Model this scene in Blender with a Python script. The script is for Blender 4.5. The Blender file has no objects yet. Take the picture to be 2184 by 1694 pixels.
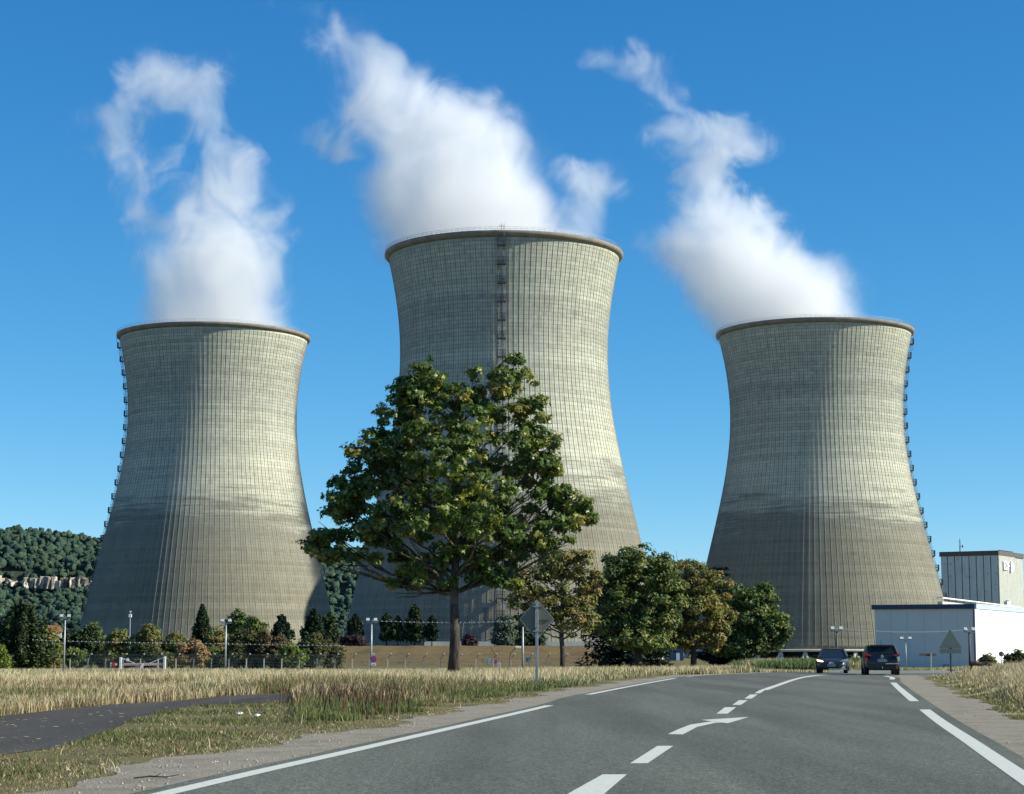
import bpy, bmesh, math, random
import numpy as np
from mathutils import Vector, Matrix, Euler
R = math.radians
PI = math.pi
rng = np.random.default_rng(7)
random.seed(7)
S = bpy.context.scene
COL = S.collection

# ---------------------------------------------------------------- camera, sky, sun, exposure
FPX = 4200.0            # focal length in pixels of a 2184 px wide picture
HZ = 1388.0             # row of the horizon in that picture
PITCH = math.atan((HZ - 847.0) / FPX)
CAM_H = 1.3
cam_d = bpy.data.cameras.new('camera')
cam_d.sensor_width = 36.0
cam_d.lens = 36.0 * FPX / 2184.0
cam_d.clip_start = 0.1
cam_d.clip_end = 30000.0
cam = bpy.data.objects.new('camera', cam_d)
cam.location = (0, 0, CAM_H)
cam.rotation_euler = (PI / 2 + PITCH, 0, 0)
COL.objects.link(cam)
S.camera = cam

SUN_AZ, SUN_EL = 98.5, 31.0      # degrees clockwise from straight ahead, and up
w = bpy.data.worlds.new('World')
S.world = w
w.use_nodes = True
wn, wl = w.node_tree.nodes, w.node_tree.links
sky = wn.new('ShaderNodeTexSky')
sky.sky_type = 'NISHITA'
sky.sun_disc = False
sky.sun_elevation = R(SUN_EL)
sky.sun_rotation = R(SUN_AZ)
sky.altitude = 500
sky.air_density = 0.7
sky.dust_density = 0.0
sky.ozone_density = 4.0
EXPO = 0.6
SKY_STRENGTH = 0.129
# the phone's rendering of a clear sky: each channel of the physical sky gets its own gain and contrast
sepc = wn.new('ShaderNodeSeparateColor'); wl.new(sky.outputs[0], sepc.inputs[0])
comb = wn.new('ShaderNodeCombineColor')
SK = SKY_STRENGTH * 2 ** EXPO
for ch, (gain, gam) in enumerate(((.636, 1.57), (.68, .95), (.775, .67))):
    m1 = wn.new('ShaderNodeMath'); m1.operation = 'MULTIPLY'; m1.inputs[1].default_value = SK; wl.new(sepc.outputs[ch], m1.inputs[0])
    m2 = wn.new('ShaderNodeMath'); m2.operation = 'POWER'; m2.inputs[1].default_value = gam; wl.new(m1.outputs[0], m2.inputs[0])
    m3 = wn.new('ShaderNodeMath'); m3.operation = 'MULTIPLY'; m3.inputs[1].default_value = gain / SK; wl.new(m2.outputs[0], m3.inputs[0])
    wl.new(m3.outputs[0], comb.inputs[ch])
bg = wn['Background']
wl.new(comb.outputs[0], bg.inputs['Color'])
bg.inputs['Strength'].default_value = SKY_STRENGTH

sl = bpy.data.lights.new('sun', 'SUN')
sl.energy = 5.0
sl.angle = R(0.53)
sl.color = (1.0, 0.95, 0.80)
sun = bpy.data.objects.new('sun', sl)
sd = Vector((math.sin(R(SUN_AZ)) * math.cos(R(SUN_EL)), math.cos(R(SUN_AZ)) * math.cos(R(SUN_EL)), math.sin(R(SUN_EL))))
sun.rotation_euler = sd.to_track_quat('Z', 'Y').to_euler()
sun.location = (200, -20, 200)
COL.objects.link(sun)

S.view_settings.view_transform = 'Standard'
S.view_settings.look = 'None'
S.view_settings.gamma = 1.0
S.view_settings.use_curve_mapping = False
S.view_settings.exposure = EXPO
S.render.engine = 'CYCLES'
S.cycles.use_denoising = True
try:
    S.cycles.denoiser = 'OPENIMAGEDENOISE'
except Exception:
    pass
S.cycles.max_bounces = 8
S.cycles.diffuse_bounces = 3
S.cycles.glossy_bounces = 3
S.cycles.transmission_bounces = 6
S.cycles.transparent_max_bounces = 16
S.cycles.volume_bounces = 5
S.cycles.volume_max_steps = 256
S.cycles.use_adaptive_sampling = True
S.cycles.adaptive_threshold = 0.02

# ---------------------------------------------------------------- picture <-> place
cp, sp = math.cos(PITCH), math.sin(PITCH)
def ray(u, v):
    a = (u - 1092.0) / FPX
    b = (847.0 - v) / FPX
    return (a, cp - b * sp, sp + b * cp)
def P(u, v, D):
    """the point seen at picture pixel (u, v) that stands D metres ahead"""
    r = ray(u, v)
    t = D / r[1]
    return Vector((r[0] * t, D, CAM_H + r[2] * t))
def terrain_np(x, y):
    x = np.asarray(x, float); y = np.asarray(y, float)
    y0 = 85.0 + np.clip((x + 5.0) / 20.0, 0, 1) * 33.0
    d = y - y0
    k = 4.0
    soft = np.where(d > 40, d, k * np.log1p(np.exp(np.clip(d, -80, 40) / k)))
    z = -0.0086 * soft
    return np.maximum(z, -1.5)
def terrain(x, y):
    return float(terrain_np(x, y))
def G(u, v):
    """the ground point seen at picture pixel (u, v)"""
    r = ray(u, v)
    y = 5.0
    prev = None
    while y < 3000:
        t = y / r[1]
        h = CAM_H + r[2] * t - terrain(r[0] * t, y)
        if h <= 0:
            lo, hi = prev, y
            for _ in range(30):
                m = (lo + hi) / 2
                t = m / r[1]
                if CAM_H + r[2] * t - terrain(r[0] * t, m) <= 0: hi = m
                else: lo = m
            t = hi / r[1]
            return Vector((r[0] * t, hi, terrain(r[0] * t, hi)))
        prev = y
        y *= 1.01
    return Vector((r[0] / r[1] * 3000, 3000, -1.5))
def at(u, D, dz=0.0):
    """the ground point D metres ahead in picture column u (at the height of the horizon)"""
    x = (u - 1092.0) / FPX * D / ray(u, HZ)[1]
    return Vector((x, D, terrain(x, D) + dz))

# ---------------------------------------------------------------- object helpers
def link(o, parent=None):
    COL.objects.link(o)
    if parent is not None:
        o.parent = parent
    return o
def tag(o, label=None, cat=None, group=None, kind=None):
    if label: o['label'] = label
    if cat: o['category'] = cat
    if group: o['group'] = group
    if kind: o['kind'] = kind
    return o
def thing(name, label, cat, loc=(0, 0, 0), rz=0.0, group=None):
    o = bpy.data.objects.new(name, None)
    o.empty_display_size = 0.2
    link(o)
    o.location = loc
    o.rotation_euler = (0, 0, rz)
    return tag(o, label, cat, group)
def np_mesh(name, verts, faces, mat=None, smooth=False, uvs=None, cols=None):
    """verts (n,3); faces (m,k) of one size k, or a list of lists"""
    me = bpy.data.meshes.new(name)
    verts = np.asarray(verts, dtype=np.float32)
    if isinstance(faces, np.ndarray):
        m, k = faces.shape
        me.vertices.add(len(verts)); me.vertices.foreach_set('co', verts.ravel())
        me.loops.add(m * k); me.loops.foreach_set('vertex_index', faces.astype(np.int32).ravel())
        me.polygons.add(m)
        me.polygons.foreach_set('loop_start', np.arange(0, m * k, k, dtype=np.int32))
        me.update(calc_edges=True)
    else:
        me.from_pydata([tuple(map(float, v)) for v in verts], [], faces)
        me.update()
    if smooth:
        me.polygons.foreach_set('use_smooth', np.ones(len(me.polygons), dtype=bool))
    if uvs is not None:
        uvl = me.uv_layers.new(name='UVMap')
        uvl.data.foreach_set('uv', np.asarray(uvs, dtype=np.float32).ravel())
    if cols is not None:      # one value triple per face -> corner colour
        ca = me.color_attributes.new('tint', 'FLOAT_COLOR', 'POINT')
        c4 = np.ones((len(verts), 4), dtype=np.float32)
        c4[:, :3] = cols
        ca.data.foreach_set('color', c4.ravel())
    if mat is not None:
        me.materials.append(mat)
    return me
class MB:
    """collects boxes, tubes and lofts; build() links them as one mesh object"""
    def __init__(s): s.v = []; s.f = []
    def add(s, vs, fs):
        n = len(s.v)
        s.v += [tuple(v) for v in vs]
        s.f += [[i + n for i in f] for f in fs]
        return s
    def box(s, c, d, rz=0.0, M=None):
        hx, hy, hz = d[0] / 2, d[1] / 2, d[2] / 2
        vs = [Vector((x, y, z)) for x in (-hx, hx) for y in (-hy, hy) for z in (-hz, hz)]
        if rz:
            m = Matrix.Rotation(rz, 3, 'Z'); vs = [m @ v for v in vs]
        if M is not None: vs = [M @ v for v in vs]
        vs = [v + Vector(c) for v in vs]
        return s.add(vs, [[0, 1, 3, 2], [4, 6, 7, 5], [0, 4, 5, 1], [2, 3, 7, 6], [0, 2, 6, 4], [1, 5, 7, 3]])
    def bar(s, a, b, w, h=None, up=(0, 0, 1)):
        a = Vector(a); b = Vector(b); h = h or w
        d = (b - a).normalized(); u = Vector(up)
        if abs(d.dot(u)) > .98: u = Vector((1, 0, 0))
        x = d.cross(u).normalized() * w / 2; y = x.cross(d).normalized() * h / 2
        vs = [a - x - y, a + x - y, a + x + y, a - x + y, b - x - y, b + x - y, b + x + y, b - x + y]
        return s.add(vs, [[3, 2, 1, 0], [4, 5, 6, 7], [0, 1, 5, 4], [1, 2, 6, 5], [2, 3, 7, 6], [3, 0, 4, 7]])
    def tube(s, pts, rs, n=8, cap=True):
        pts = [Vector(p) for p in pts]
        if not hasattr(rs, '__len__'): rs = [rs] * len(pts)
        vs = []; fs = []
        for i, p in enumerate(pts):
            d = (pts[min(i + 1, len(pts) - 1)] - pts[max(i - 1, 0)]).normalized()
            u = Vector((0, 0, 1)) if abs(d.z) < .9 else Vector((1, 0, 0))
            x = d.cross(u).normalized(); y = x.cross(d).normalized()
            for k in range(n):
                a = 2 * PI * k / n
                vs.append(p + (x * math.cos(a) + y * math.sin(a)) * rs[i])
        for i in range(len(pts) - 1):
            for k in range(n):
                k2 = (k + 1) % n
                fs.append([i * n + k2, i * n + k, (i + 1) * n + k, (i + 1) * n + k2])
        if cap:
            fs.append([k for k in range(n)]); fs.append([(len(pts) - 1) * n + n - 1 - k for k in range(n)])
        return s.add(vs, fs)
    def prism(s, poly, y0, y1, M=None):
        """poly: (x,z) outline, pushed from y0 to y1"""
        n = len(poly)
        vs = [Vector((p[0], y0, p[1])) for p in poly] + [Vector((p[0], y1, p[1])) for p in poly]
        if M is not None: vs = [M @ v for v in vs]
        return s.add(vs, [list(range(n)), list(range(2 * n - 1, n - 1, -1))] + [[i, i + n, (i + 1) % n + n, (i + 1) % n] for i in range(n)])
    def mesh(s, name, mat, smooth=False):
        me = bpy.data.meshes.new(name); me.from_pydata(s.v, [], s.f); me.update()
        bm = bmesh.new(); bm.from_mesh(me); bmesh.ops.recalc_face_normals(bm, faces=bm.faces); bm.to_mesh(me); bm.free()
        if mat: me.materials.append(mat)
        if smooth: me.polygons.foreach_set('use_smooth', [True] * len(me.polygons))
        return me
    def build(s, name, mat, parent=None, smooth=False, bevel=0):
        o = bpy.data.objects.new(name, s.mesh(name, mat, smooth))
        if bevel:
            b = o.modifiers.new('bevel', 'BEVEL'); b.width = bevel; b.segments = 2; b.limit_method = 'ANGLE'
        return link(o, parent)
def obj(name, me, parent=None):
    return link(bpy.data.objects.new(name, me), parent)

# ---------------------------------------------------------------- material helpers
def new_mat(name):
    m = bpy.data.materials.new(name); m.use_nodes = True
    return m, m.node_tree.nodes, m.node_tree.links, m.node_tree.nodes['Principled BSDF']
def mth(N, L, op, a, b=None, c=None, clamp=False):
    n = N.new('ShaderNodeMath'); n.operation = op; n.use_clamp = clamp
    for i, x in enumerate((a, b, c)):
        if x is None: continue
        if isinstance(x, (int, float)): n.inputs[i].default_value = x
        else: L.new(x, n.inputs[i])
    return n.outputs[0]
def mixc(N, L, f, a, b, mode='MIX'):
    n = N.new('ShaderNodeMix'); n.data_type = 'RGBA'; n.blend_type = mode
    if isinstance(f, (int, float)): n.inputs[0].default_value = f
    else: L.new(f, n.inputs[0])
    for i, x in ((6, a), (7, b)):
        if isinstance(x, tuple): n.inputs[i].default_value = (*x[:3], 1)
        else: L.new(x, n.inputs[i])
    return n.outputs[2]
def noise(N, L, vec, scale, detail=4, rough=.55, dist=0.0):
    n = N.new('ShaderNodeTexNoise'); n.inputs['Scale'].default_value = scale
    n.inputs['Detail'].default_value = detail; n.inputs['Roughness'].default_value = rough
    n.inputs['Distortion'].default_value = dist
    if vec is not None: L.new(vec, n.inputs['Vector'])
    return n.outputs['Fac']
def ramp(N, L, fac, stops, interp='LINEAR'):
    n = N.new('ShaderNodeValToRGB'); n.color_ramp.interpolation = interp
    while len(n.color_ramp.elements) > 1: n.color_ramp.elements.remove(n.color_ramp.elements[0])
    for i, (p, c) in enumerate(stops):
        if not isinstance(c, tuple): c = (c, c, c)
        e = n.color_ramp.elements[0] if i == 0 else n.color_ramp.elements.new(p)
        e.position = p; e.color = (*c[:3], 1)
    L.new(fac, n.inputs[0])
    return n.outputs[0]
def vscale(N, L, vec, s):
    n = N.new('ShaderNodeVectorMath'); n.operation = 'MULTIPLY'
    L.new(vec, n.inputs[0]); n.inputs[1].default_value = s
    return n.outputs[0]
def simple(name, col, rough=.6, var=.15, scale=3.0, metal=0.0, spec=.5, bump=0.0):
    """plain paint, metal or concrete with a little wear"""
    m, N, L, B = new_mat(name)
    tc = N.new('ShaderNodeTexCoord').outputs['Object']
    n = noise(N, L, tc, scale, 5, .6)
    lo = tuple(c * (1 - var) for c in col); hi = tuple(min(1, c * (1 + var)) for c in col)
    c = ramp(N, L, n, [(.3, lo), (.7, hi)])
    L.new(c, B.inputs['Base Color'])
    B.inputs['Roughness'].default_value = rough; B.inputs['Metallic'].default_value = metal
    B.inputs['Specular IOR Level'].default_value = spec
    if bump:
        bn = N.new('ShaderNodeBump'); bn.inputs['Strength'].default_value = bump; bn.inputs['Distance'].default_value = .02
        L.new(noise(N, L, tc, scale * 8, 4), bn.inputs['Height']); L.new(bn.outputs[0], B.inputs['Normal'])
    return m

# ================================================================ cooling towers
PROF = np.array([(2.5, 51.2), (8.5, 49.9), (19.5, 47.4), (32, 44.4), (44.7, 41.3), (61.8, 37.4), (70, 35.7), (78.8, 34.35), (86, 33.7), (93, 33.5), (100, 33.7), (107, 34.35), (114, 35.3), (120, 36.4), (124.6, 37.5)])
_pf = np.polyfit(PROF[:, 0], PROF[:, 1], 6)
def tower_r(z): return np.polyval(_pf, z)
NRIB = 132
def shell_material(name, seed, stain_z, stain_w):
    m, N, L, B = new_mat(name)
    uv = N.new('ShaderNodeUVMap').outputs['UV']           # u: rib bay number, v: metres up
    sep = N.new('ShaderNodeSeparateXYZ'); L.new(uv, sep.inputs[0])
    u, v = sep.outputs['X'], sep.outputs['Y']
    lift = mth(N, L, 'DIVIDE', v, 1.22)
    fu = mth(N, L, 'FLOOR', u); fv = mth(N, L, 'FLOOR', lift)
    cell = N.new('ShaderNodeCombineXYZ'); L.new(fu, cell.inputs[0]); L.new(fv, cell.inputs[1]); cell.inputs[2].default_value = seed
    wnz = N.new('ShaderNodeTexWhiteNoise'); wnz.noise_dimensions = '3D'; L.new(cell.outputs[0], wnz.inputs['Vector'])
    band = N.new('ShaderNodeTexWhiteNoise'); band.noise_dimensions = '1D'
    L.new(mth(N, L, 'ADD', fv, seed * 17.3), band.inputs['W'])
    # ragged coordinate: metres, stretched along the courses
    cm = N.new('ShaderNodeCombineXYZ')
    L.new(mth(N, L, 'MULTIPLY', u, .55), cm.inputs[0]); L.new(mth(N, L, 'MULTIPLY', v, 1.0), cm.inputs[1]); cm.inputs[2].default_value = seed * 9.1
    wide = noise(N, L, vscale(N, L, cm.outputs[0], (.10, .22, 1)), 1.0, 5, .6)
    streak = noise(N, L, vscale(N, L, cm.outputs[0], (.22, 1.1, 1)), 1.0, 4, .6)
    drip = noise(N, L, vscale(N, L, cm.outputs[0], (2.2, .06, 1)), 1.0, 3, .5)
    fine = noise(N, L, vscale(N, L, cm.outputs[0], (3.0, 2.4, 1)), 1.0, 3, .6)
    # height of the dirty zone, ragged per course
    zz = mth(N, L, 'ADD', v, mth(N, L, 'MULTIPLY', mth(N, L, 'SUBTRACT', streak, .5), 34.0))
    zz = mth(N, L, 'ADD', zz, mth(N, L, 'MULTIPLY', mth(N, L, 'SUBTRACT', wide, .5), 40.0))
    low = mth(N, L, 'DIVIDE', mth(N, L, 'SUBTRACT', stain_z + stain_w, zz), 2 * stain_w, clamp=True)
    col = mixc(N, L, low, (.43, .44, .355), (.222, .212, .162))
    # sooty belt just under the change
    belt = mth(N, L, 'DIVIDE', mth(N, L, 'ABSOLUTE', mth(N, L, 'SUBTRACT', zz, stain_z - 3.0)), 11.0)
    belt = mth(N, L, 'SUBTRACT', 1.0, belt, clamp=True)
    col = mixc(N, L, mth(N, L, 'MULTIPLY', belt, .5), col, (.125, .125, .11))
    top = mth(N, L, 'SUBTRACT', 1.0, mth(N, L, 'DIVIDE', mth(N, L, 'ABSOLUTE', mth(N, L, 'SUBTRACT', zz, 101.0)), 11.0), clamp=True)
    col = mixc(N, L, mth(N, L, 'MULTIPLY', top, .45), col, (.28, .285, .26))
    lightb = mth(N, L, 'SUBTRACT', 1.0, mth(N, L, 'DIVIDE', mth(N, L, 'ABSOLUTE', mth(N, L, 'SUBTRACT', zz, 66.0)), 14.0), clamp=True)
    col = mixc(N, L, mth(N, L, 'MULTIPLY', lightb, .45), col, (.54, .525, .41))
    # every course and every shutter field its own tone
    tone = mth(N, L, 'ADD', .86, mth(N, L, 'MULTIPLY', band.outputs['Value'], .22))
    upper = mth(N, L, 'ADD', .12, mth(N, L, 'MULTIPLY', mth(N, L, 'DIVIDE', mth(N, L, 'SUBTRACT', v, 45.0), 60.0, clamp=True), .10))
    c2 = mth(N, L, 'MULTIPLY', mth(N, L, 'SUBTRACT', wnz.outputs['Value'], .5), upper)
    tone = mth(N, L, 'ADD', tone, c2)
    tone = mth(N, L, 'MULTIPLY', tone, mth(N, L, 'ADD', .78, mth(N, L, 'MULTIPLY', drip, .44)))
    tone = mth(N, L, 'MULTIPLY', tone, mth(N, L, 'ADD', .86, mth(N, L, 'MULTIPLY', fine, .28)))
    odd = N.new('ShaderNodeTexWhiteNoise'); odd.noise_dimensions = '3D'
    L.new(vscale(N, L, cell.outputs[0], (1.7, 2.9, 3.1)), odd.inputs['Vector'])
    spot = mth(N, L, 'GREATER_THAN', odd.outputs['Value'], .993)
    tone = mth(N, L, 'MULTIPLY', tone, mth(N, L, 'SUBTRACT', 1.0, mth(N, L, 'MULTIPLY', spot, .18)))
    # pour joints
    fr = mth(N, L, 'FRACT', lift)
    jd = mth(N, L, 'LESS_THAN', fr, .13)
    js = mth(N, L, 'MULTIPLY', jd, mth(N, L, 'ADD', .10, mth(N, L, 'MULTIPLY', mth(N, L, 'DIVIDE', mth(N, L, 'SUBTRACT', v, 40.0), 50.0, clamp=True), .30)))
    tone = mth(N, L, 'MULTIPLY', tone, mth(N, L, 'SUBTRACT', 1.0, js))
    fru = mth(N, L, 'FRACT', u)
    side = mth(N, L, 'GREATER_THAN', mth(N, L, 'ABSOLUTE', mth(N, L, 'SUBTRACT', fru, .5)), .40)
    tone = mth(N, L, 'MULTIPLY', tone, mth(N, L, 'SUBTRACT', 1.0, mth(N, L, 'MULTIPLY', side, .16)))
    g = N.new('ShaderNodeCombineXYZ')
    for i in range(3): L.new(tone, g.inputs[i])
    col = mixc(N, L, 1.0, col, g.outputs[0], 'MULTIPLY')
    L.new(col, B.inputs['Base Color'])
    B.inputs['Roughness'].default_value = .92
    B.inputs['Specular IOR Level'].default_value = .2
    bn = N.new('ShaderNodeBump'); bn.inputs['Strength'].default_value = .5; bn.inputs['Distance'].default_value = .12
    hh = mth(N, L, 'SUBTRACT', mth(N, L, 'MULTIPLY', wnz.outputs['Value'], .4), mth(N, L, 'MULTIPLY', jd, 1.0))
    L.new(hh, bn.inputs['Height']); L.new(bn.outputs[0], B.inputs['Normal'])
    return m
M_rib = simple('weathered_rib_concrete', (.22, .215, .18), .9, .25, .15)
M_rimc = simple('rim_concrete', (.22, .20, .165), .9, .25, .3)
M_beam = simple('pale_concrete', (.50, .49, .44), .9, .15, .3)
M_galv = simple('galvanised_steel', (.34, .35, .36), .55, .2, 2.0, .5)
M_darksteel = simple('dark_steel', (.06, .065, .07), .6, .2, 2.0, .4)

NS, NV = NRIB * 2, 90
def grid_shell(r_of_z, zs, flip=False):
    th = np.arange(NS + 1) / NS * 2 * PI
    vs = []; uv = []
    Rz = r_of_z(zs)
    V = np.stack([np.outer(Rz, np.cos(th)), np.outer(Rz, np.sin(th)), np.repeat(zs[:, None], NS + 1, 1)], -1)
    i = np.arange(len(zs) - 1)[:, None]; j = np.arange(NS)[None, :]
    a = i * (NS + 1) + j; b = a + 1; c = b + NS + 1; d = a + NS + 1
    F = np.stack([a, b, c, d], -1).reshape(-1, 4)
    if flip: F = F[:, ::-1]
    fl = F.ravel()
    uu = (fl % (NS + 1)) / NS * NRIB + .5
    vv = zs[fl // (NS + 1)]
    return V.reshape(-1, 3), F, np.stack([uu, vv], -1)
zs = np.linspace(2.5, 124.6, NV)
sv, sf, suv = grid_shell(tower_r, zs)
iv, jf, iuv = grid_shell(lambda z: tower_r(z) - .7, zs, True)
sv2 = np.concatenate([sv, iv]); sf2 = np.concatenate([sf, jf + len(sv)]); suv2 = np.concatenate([suv, iuv])
# bottom and top closing rings
jj = np.arange(NS)
bot = np.stack([jj + 1, jj, jj + len(sv), jj + 1 + len(sv)], -1)
o0 = (NV - 1) * (NS + 1)
topf = np.stack([o0 + jj, o0 + jj + 1, o0 + jj + 1 + len(sv), o0 + jj + len(sv)], -1)
sf2 = np.concatenate([sf2, bot, topf])
ex = np.zeros((len(bot) * 8, 2)); ex[:, 0] = np.concatenate([bot.ravel(), topf.ravel()]) % 7; ex[:, 1] = 124
suv2 = np.concatenate([suv2, ex])
# ribs: 3-sided strips standing 0.32 m proud
zr = np.linspace(3.2, 124.0, 46)
rr = tower_r(zr)
rv = []; rf = []
for k in range(NRIB):
    th = 2 * PI * k / NRIB
    e = np.array([math.cos(th), math.sin(th)]); t = np.array([-math.sin(th), math.cos(th)])
    n0 = len(rv) * 1
    wd = .085
    base = k * len(zr) * 4
    for q, (off, tw) in enumerate(((-.05, -wd), (.075, -wd), (.075, wd), (-.05, wd))):
        pass
    P4 = np.zeros((len(zr), 4, 3))
    for q, (off, tw) in enumerate(((-.05, -wd), (.075, -wd), (.075, wd), (-.05, wd))):
        P4[:, q, :2] = (rr + off)[:, None] * e + t * tw
        P4[:, q, 2] = zr
    rv.append(P4.reshape(-1, 3))
    a = base + np.arange(len(zr) - 1) * 4
    for q in range(3):
        rf.append(np.stack([a + q, a + q + 1, a + q + 5, a + q + 4], -1))
rib_me = np_mesh('rib', np.concatenate(rv), np.concatenate(rf), M_rib)
# rim: a flange with a coping, lathed
def lathe(prof, n=192, name='ring', mat=None, smooth=False):
    th = np.arange(n) / n * 2 * PI
    pr = np.array(prof); m = len(pr)
    V = np.stack([np.outer(pr[:, 0], np.cos(th)), np.outer(pr[:, 0], np.sin(th)), np.repeat(pr[:, 1][:, None], n, 1)], -1).reshape(-1, 3)
    i = np.arange(m)[:, None]; j = np.arange(n)[None, :]
    a = i * n + j; b = i * n + (j + 1) % n; c = ((i + 1) % m) * n + (j + 1) % n; d = ((i + 1) % m) * n + j
    return np_mesh(name, V, np.stack([a, b, c, d], -1).reshape(-1, 4), mat, smooth)
rim_me = lathe([(36.7, 124.6), (36.7, 126.1), (38.65, 126.1), (38.75, 125.95), (38.75, 125.1), (38.2, 124.75), (37.3, 124.2)], name='rim', mat=M_rimc)
beam_me = lathe([(50.2, 2.46), (50.2, 1.5), (52.4, 1.5), (52.4, 2.3), (51.6, 2.46)], name='ring_beam', mat=M_beam)
dark_infill_me = lathe([(47.6, 2.4), (47.6, -5.5), (47.9, -5.5), (47.9, 2.4)], name='dark_infill', mat=M_darksteel)  # dark ring added to stand in for the shaded space under the shell
rail = MB()
nr = 132
for k in range(nr):
    th = 2 * PI * k / nr
    x, y = 38.55 * math.cos(th), 38.55 * math.sin(th)
    rail.bar((x, y, 126.0), (x, y, 127.1), .07)
    th2 = 2 * PI * (k + 1) / nr
    for zz in (126.55, 127.1):
        rail.bar((x, y, zz), (38.55 * math.cos(th2), 38.55 * math.sin(th2), zz), .07)
rail_me = rail.mesh('railing', M_galv)
legm = MB(); legm.tube([(0, 0, 0), (2.4, 1.4, -4.2)], [.5, .62], 8); leg_a = legm.mesh('leg', M_beam, False)
legm = MB(); legm.tube([(0, 0, 0), (2.4, -1.4, -4.2)], [.5, .62], 8); leg_b = legm.mesh('leg', M_beam, False)
# stair landing: floor, cage of bars, brackets (local x outward, y along the shell)
ld = MB()
ld.box((1.15, 0, 0), (1.5, 2.7, .34))
for yy in np.linspace(-1.3, 1.3, 10): ld.bar((1.85, yy, 0), (1.85, yy, 2.1), .08)
for xx in (.5, 1.2):
    for s in (-1.3, 1.3): ld.bar((xx, s, 0), (xx, s, 2.1), .08)
for zz_ in (1.05, 2.1):
    ld.bar((1.85, -1.3, zz_), (1.85, 1.3, zz_), .12)
    for s in (-1.3, 1.3): ld.bar((.35, s, zz_), (1.85, s, zz_), .12)
for s in (-1.0, 1.0): ld.bar((-.1, s, -1.5), (1.7, s, -.1), .14)
land_me = ld.mesh('landing', M_darksteel)

def make_tower(cx, cy, dz, label, stair_deg, smat):
    t = thing('cooling_tower', label, 'cooling tower', (cx, cy, dz), 0, 'hyperbolic cooling towers')
    me = np_mesh('shell', sv2, sf2, smat, True, suv2)
    obj('shell', me, t)
    r_ = obj('rib', rib_me, t); r_['kind'] = 'stuff'
    obj('rim', rim_me, t)
    obj('ring_beam', beam_me, t)
    obj('dark_infill', dark_infill_me, t)
    ra = obj('railing', rail_me, t); ra['kind'] = 'stuff'
    for k in range(36):
        th = 2 * PI * (k + .5) / 36
        for me_ in (leg_a, leg_b):
            l = obj('leg', me_, t); l.location = (51.1 * math.cos(th), 51.1 * math.sin(th), 1.7); l.rotation_euler = (0, 0, th)
    a = R(stair_deg)
    e = Vector((math.cos(a), math.sin(a), 0)); tt = Vector((-math.sin(a), math.cos(a), 0))
    z = 121.6; k = 0
    while z > 4:
        r0 = float(tower_r(z))
        l = obj('landing', land_me, t); l.location = e * (r0 + .1) + Vector((0, 0, z)); l.rotation_euler = (0, 0, a)
        z2 = z - 5.55; r1 = float(tower_r(z2)); s = .7 if k % 2 else -.7
        fl = MB()
        A = e * (r0 + 1.1) + Vector((0, 0, z)); Bq = e * (r1 + 1.1) + Vector((0, 0, z2))
        for q in (-.28, .28): fl.bar(A + tt * (s + q), Bq + tt * (s + q), .1)
        for q in range(1, 14):
            C_ = A.lerp(Bq, q / 14); fl.bar(C_ + tt * (s - .28), C_ + tt * (s + .28), .06)
        for q in (2, 6, 10):
            C_ = A.lerp(Bq, q / 14); fl.bar(C_ + tt * (s - .5) + e * .6, C_ + tt * (s + .5) + e * .6, .07)
            fl.bar(C_ + tt * (s - .5) + e * .6, C_ + tt * (s - .4), .07); fl.bar(C_ + tt * (s + .5) + e * .6, C_ + tt * (s + .4), .07)
        for q in (-.45, .45): fl.bar(A + tt * (s + q) + e * .6, Bq + tt * (s + q) + e * .6, .07)
        fl.bar(A + tt * 1.3 - e * .4, Bq + tt * 1.3 - e * .4, .12)
        fl.build('ladder', M_galv, t)
        z = z2; k += 1
    hd = MB(); hd.bar(e * 38.2 + Vector((0, 0, 124.6)), e * 38.2 + Vector((0, 0, 128.3)), .16); hd.bar(e * 39.1 + tt * .9 + Vector((0, 0, 124)), e * 39.1 + tt * .9 + Vector((0, 0, 128.0)), .14)
    hd.bar(e * 38.2 - tt * .9 + Vector((0, 0, 127.4)), e * 38.2 + tt * .9 + Vector((0, 0, 127.4)), .12)
    hd.build('ladder_head', M_galv, t)
    return t
MID, LEFT, RIGHT = (-2.6, 630.0), (-120.3, 786.0), (119.3, 767.0)
tm = make_tower(*MID, -.05, 'tall ribbed concrete cooling tower in the middle, behind the big tree, tallest of the three', -91, shell_material('streaked_concrete_middle', 3.0, 49, 10))
tm.scale = (1, 1, 1.024)
make_tower(*LEFT, .9, 'ribbed concrete cooling tower on the left with wooded hill behind, ladder on its left edge', 181, shell_material('streaked_concrete_left', 8.0, 51, 13))
make_tower(*RIGHT, -.6, 'ribbed concrete cooling tower on the right beside the white building, ladder on its right edge', -1, shell_material('streaked_concrete_right', 14.0, 53, 11))

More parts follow.
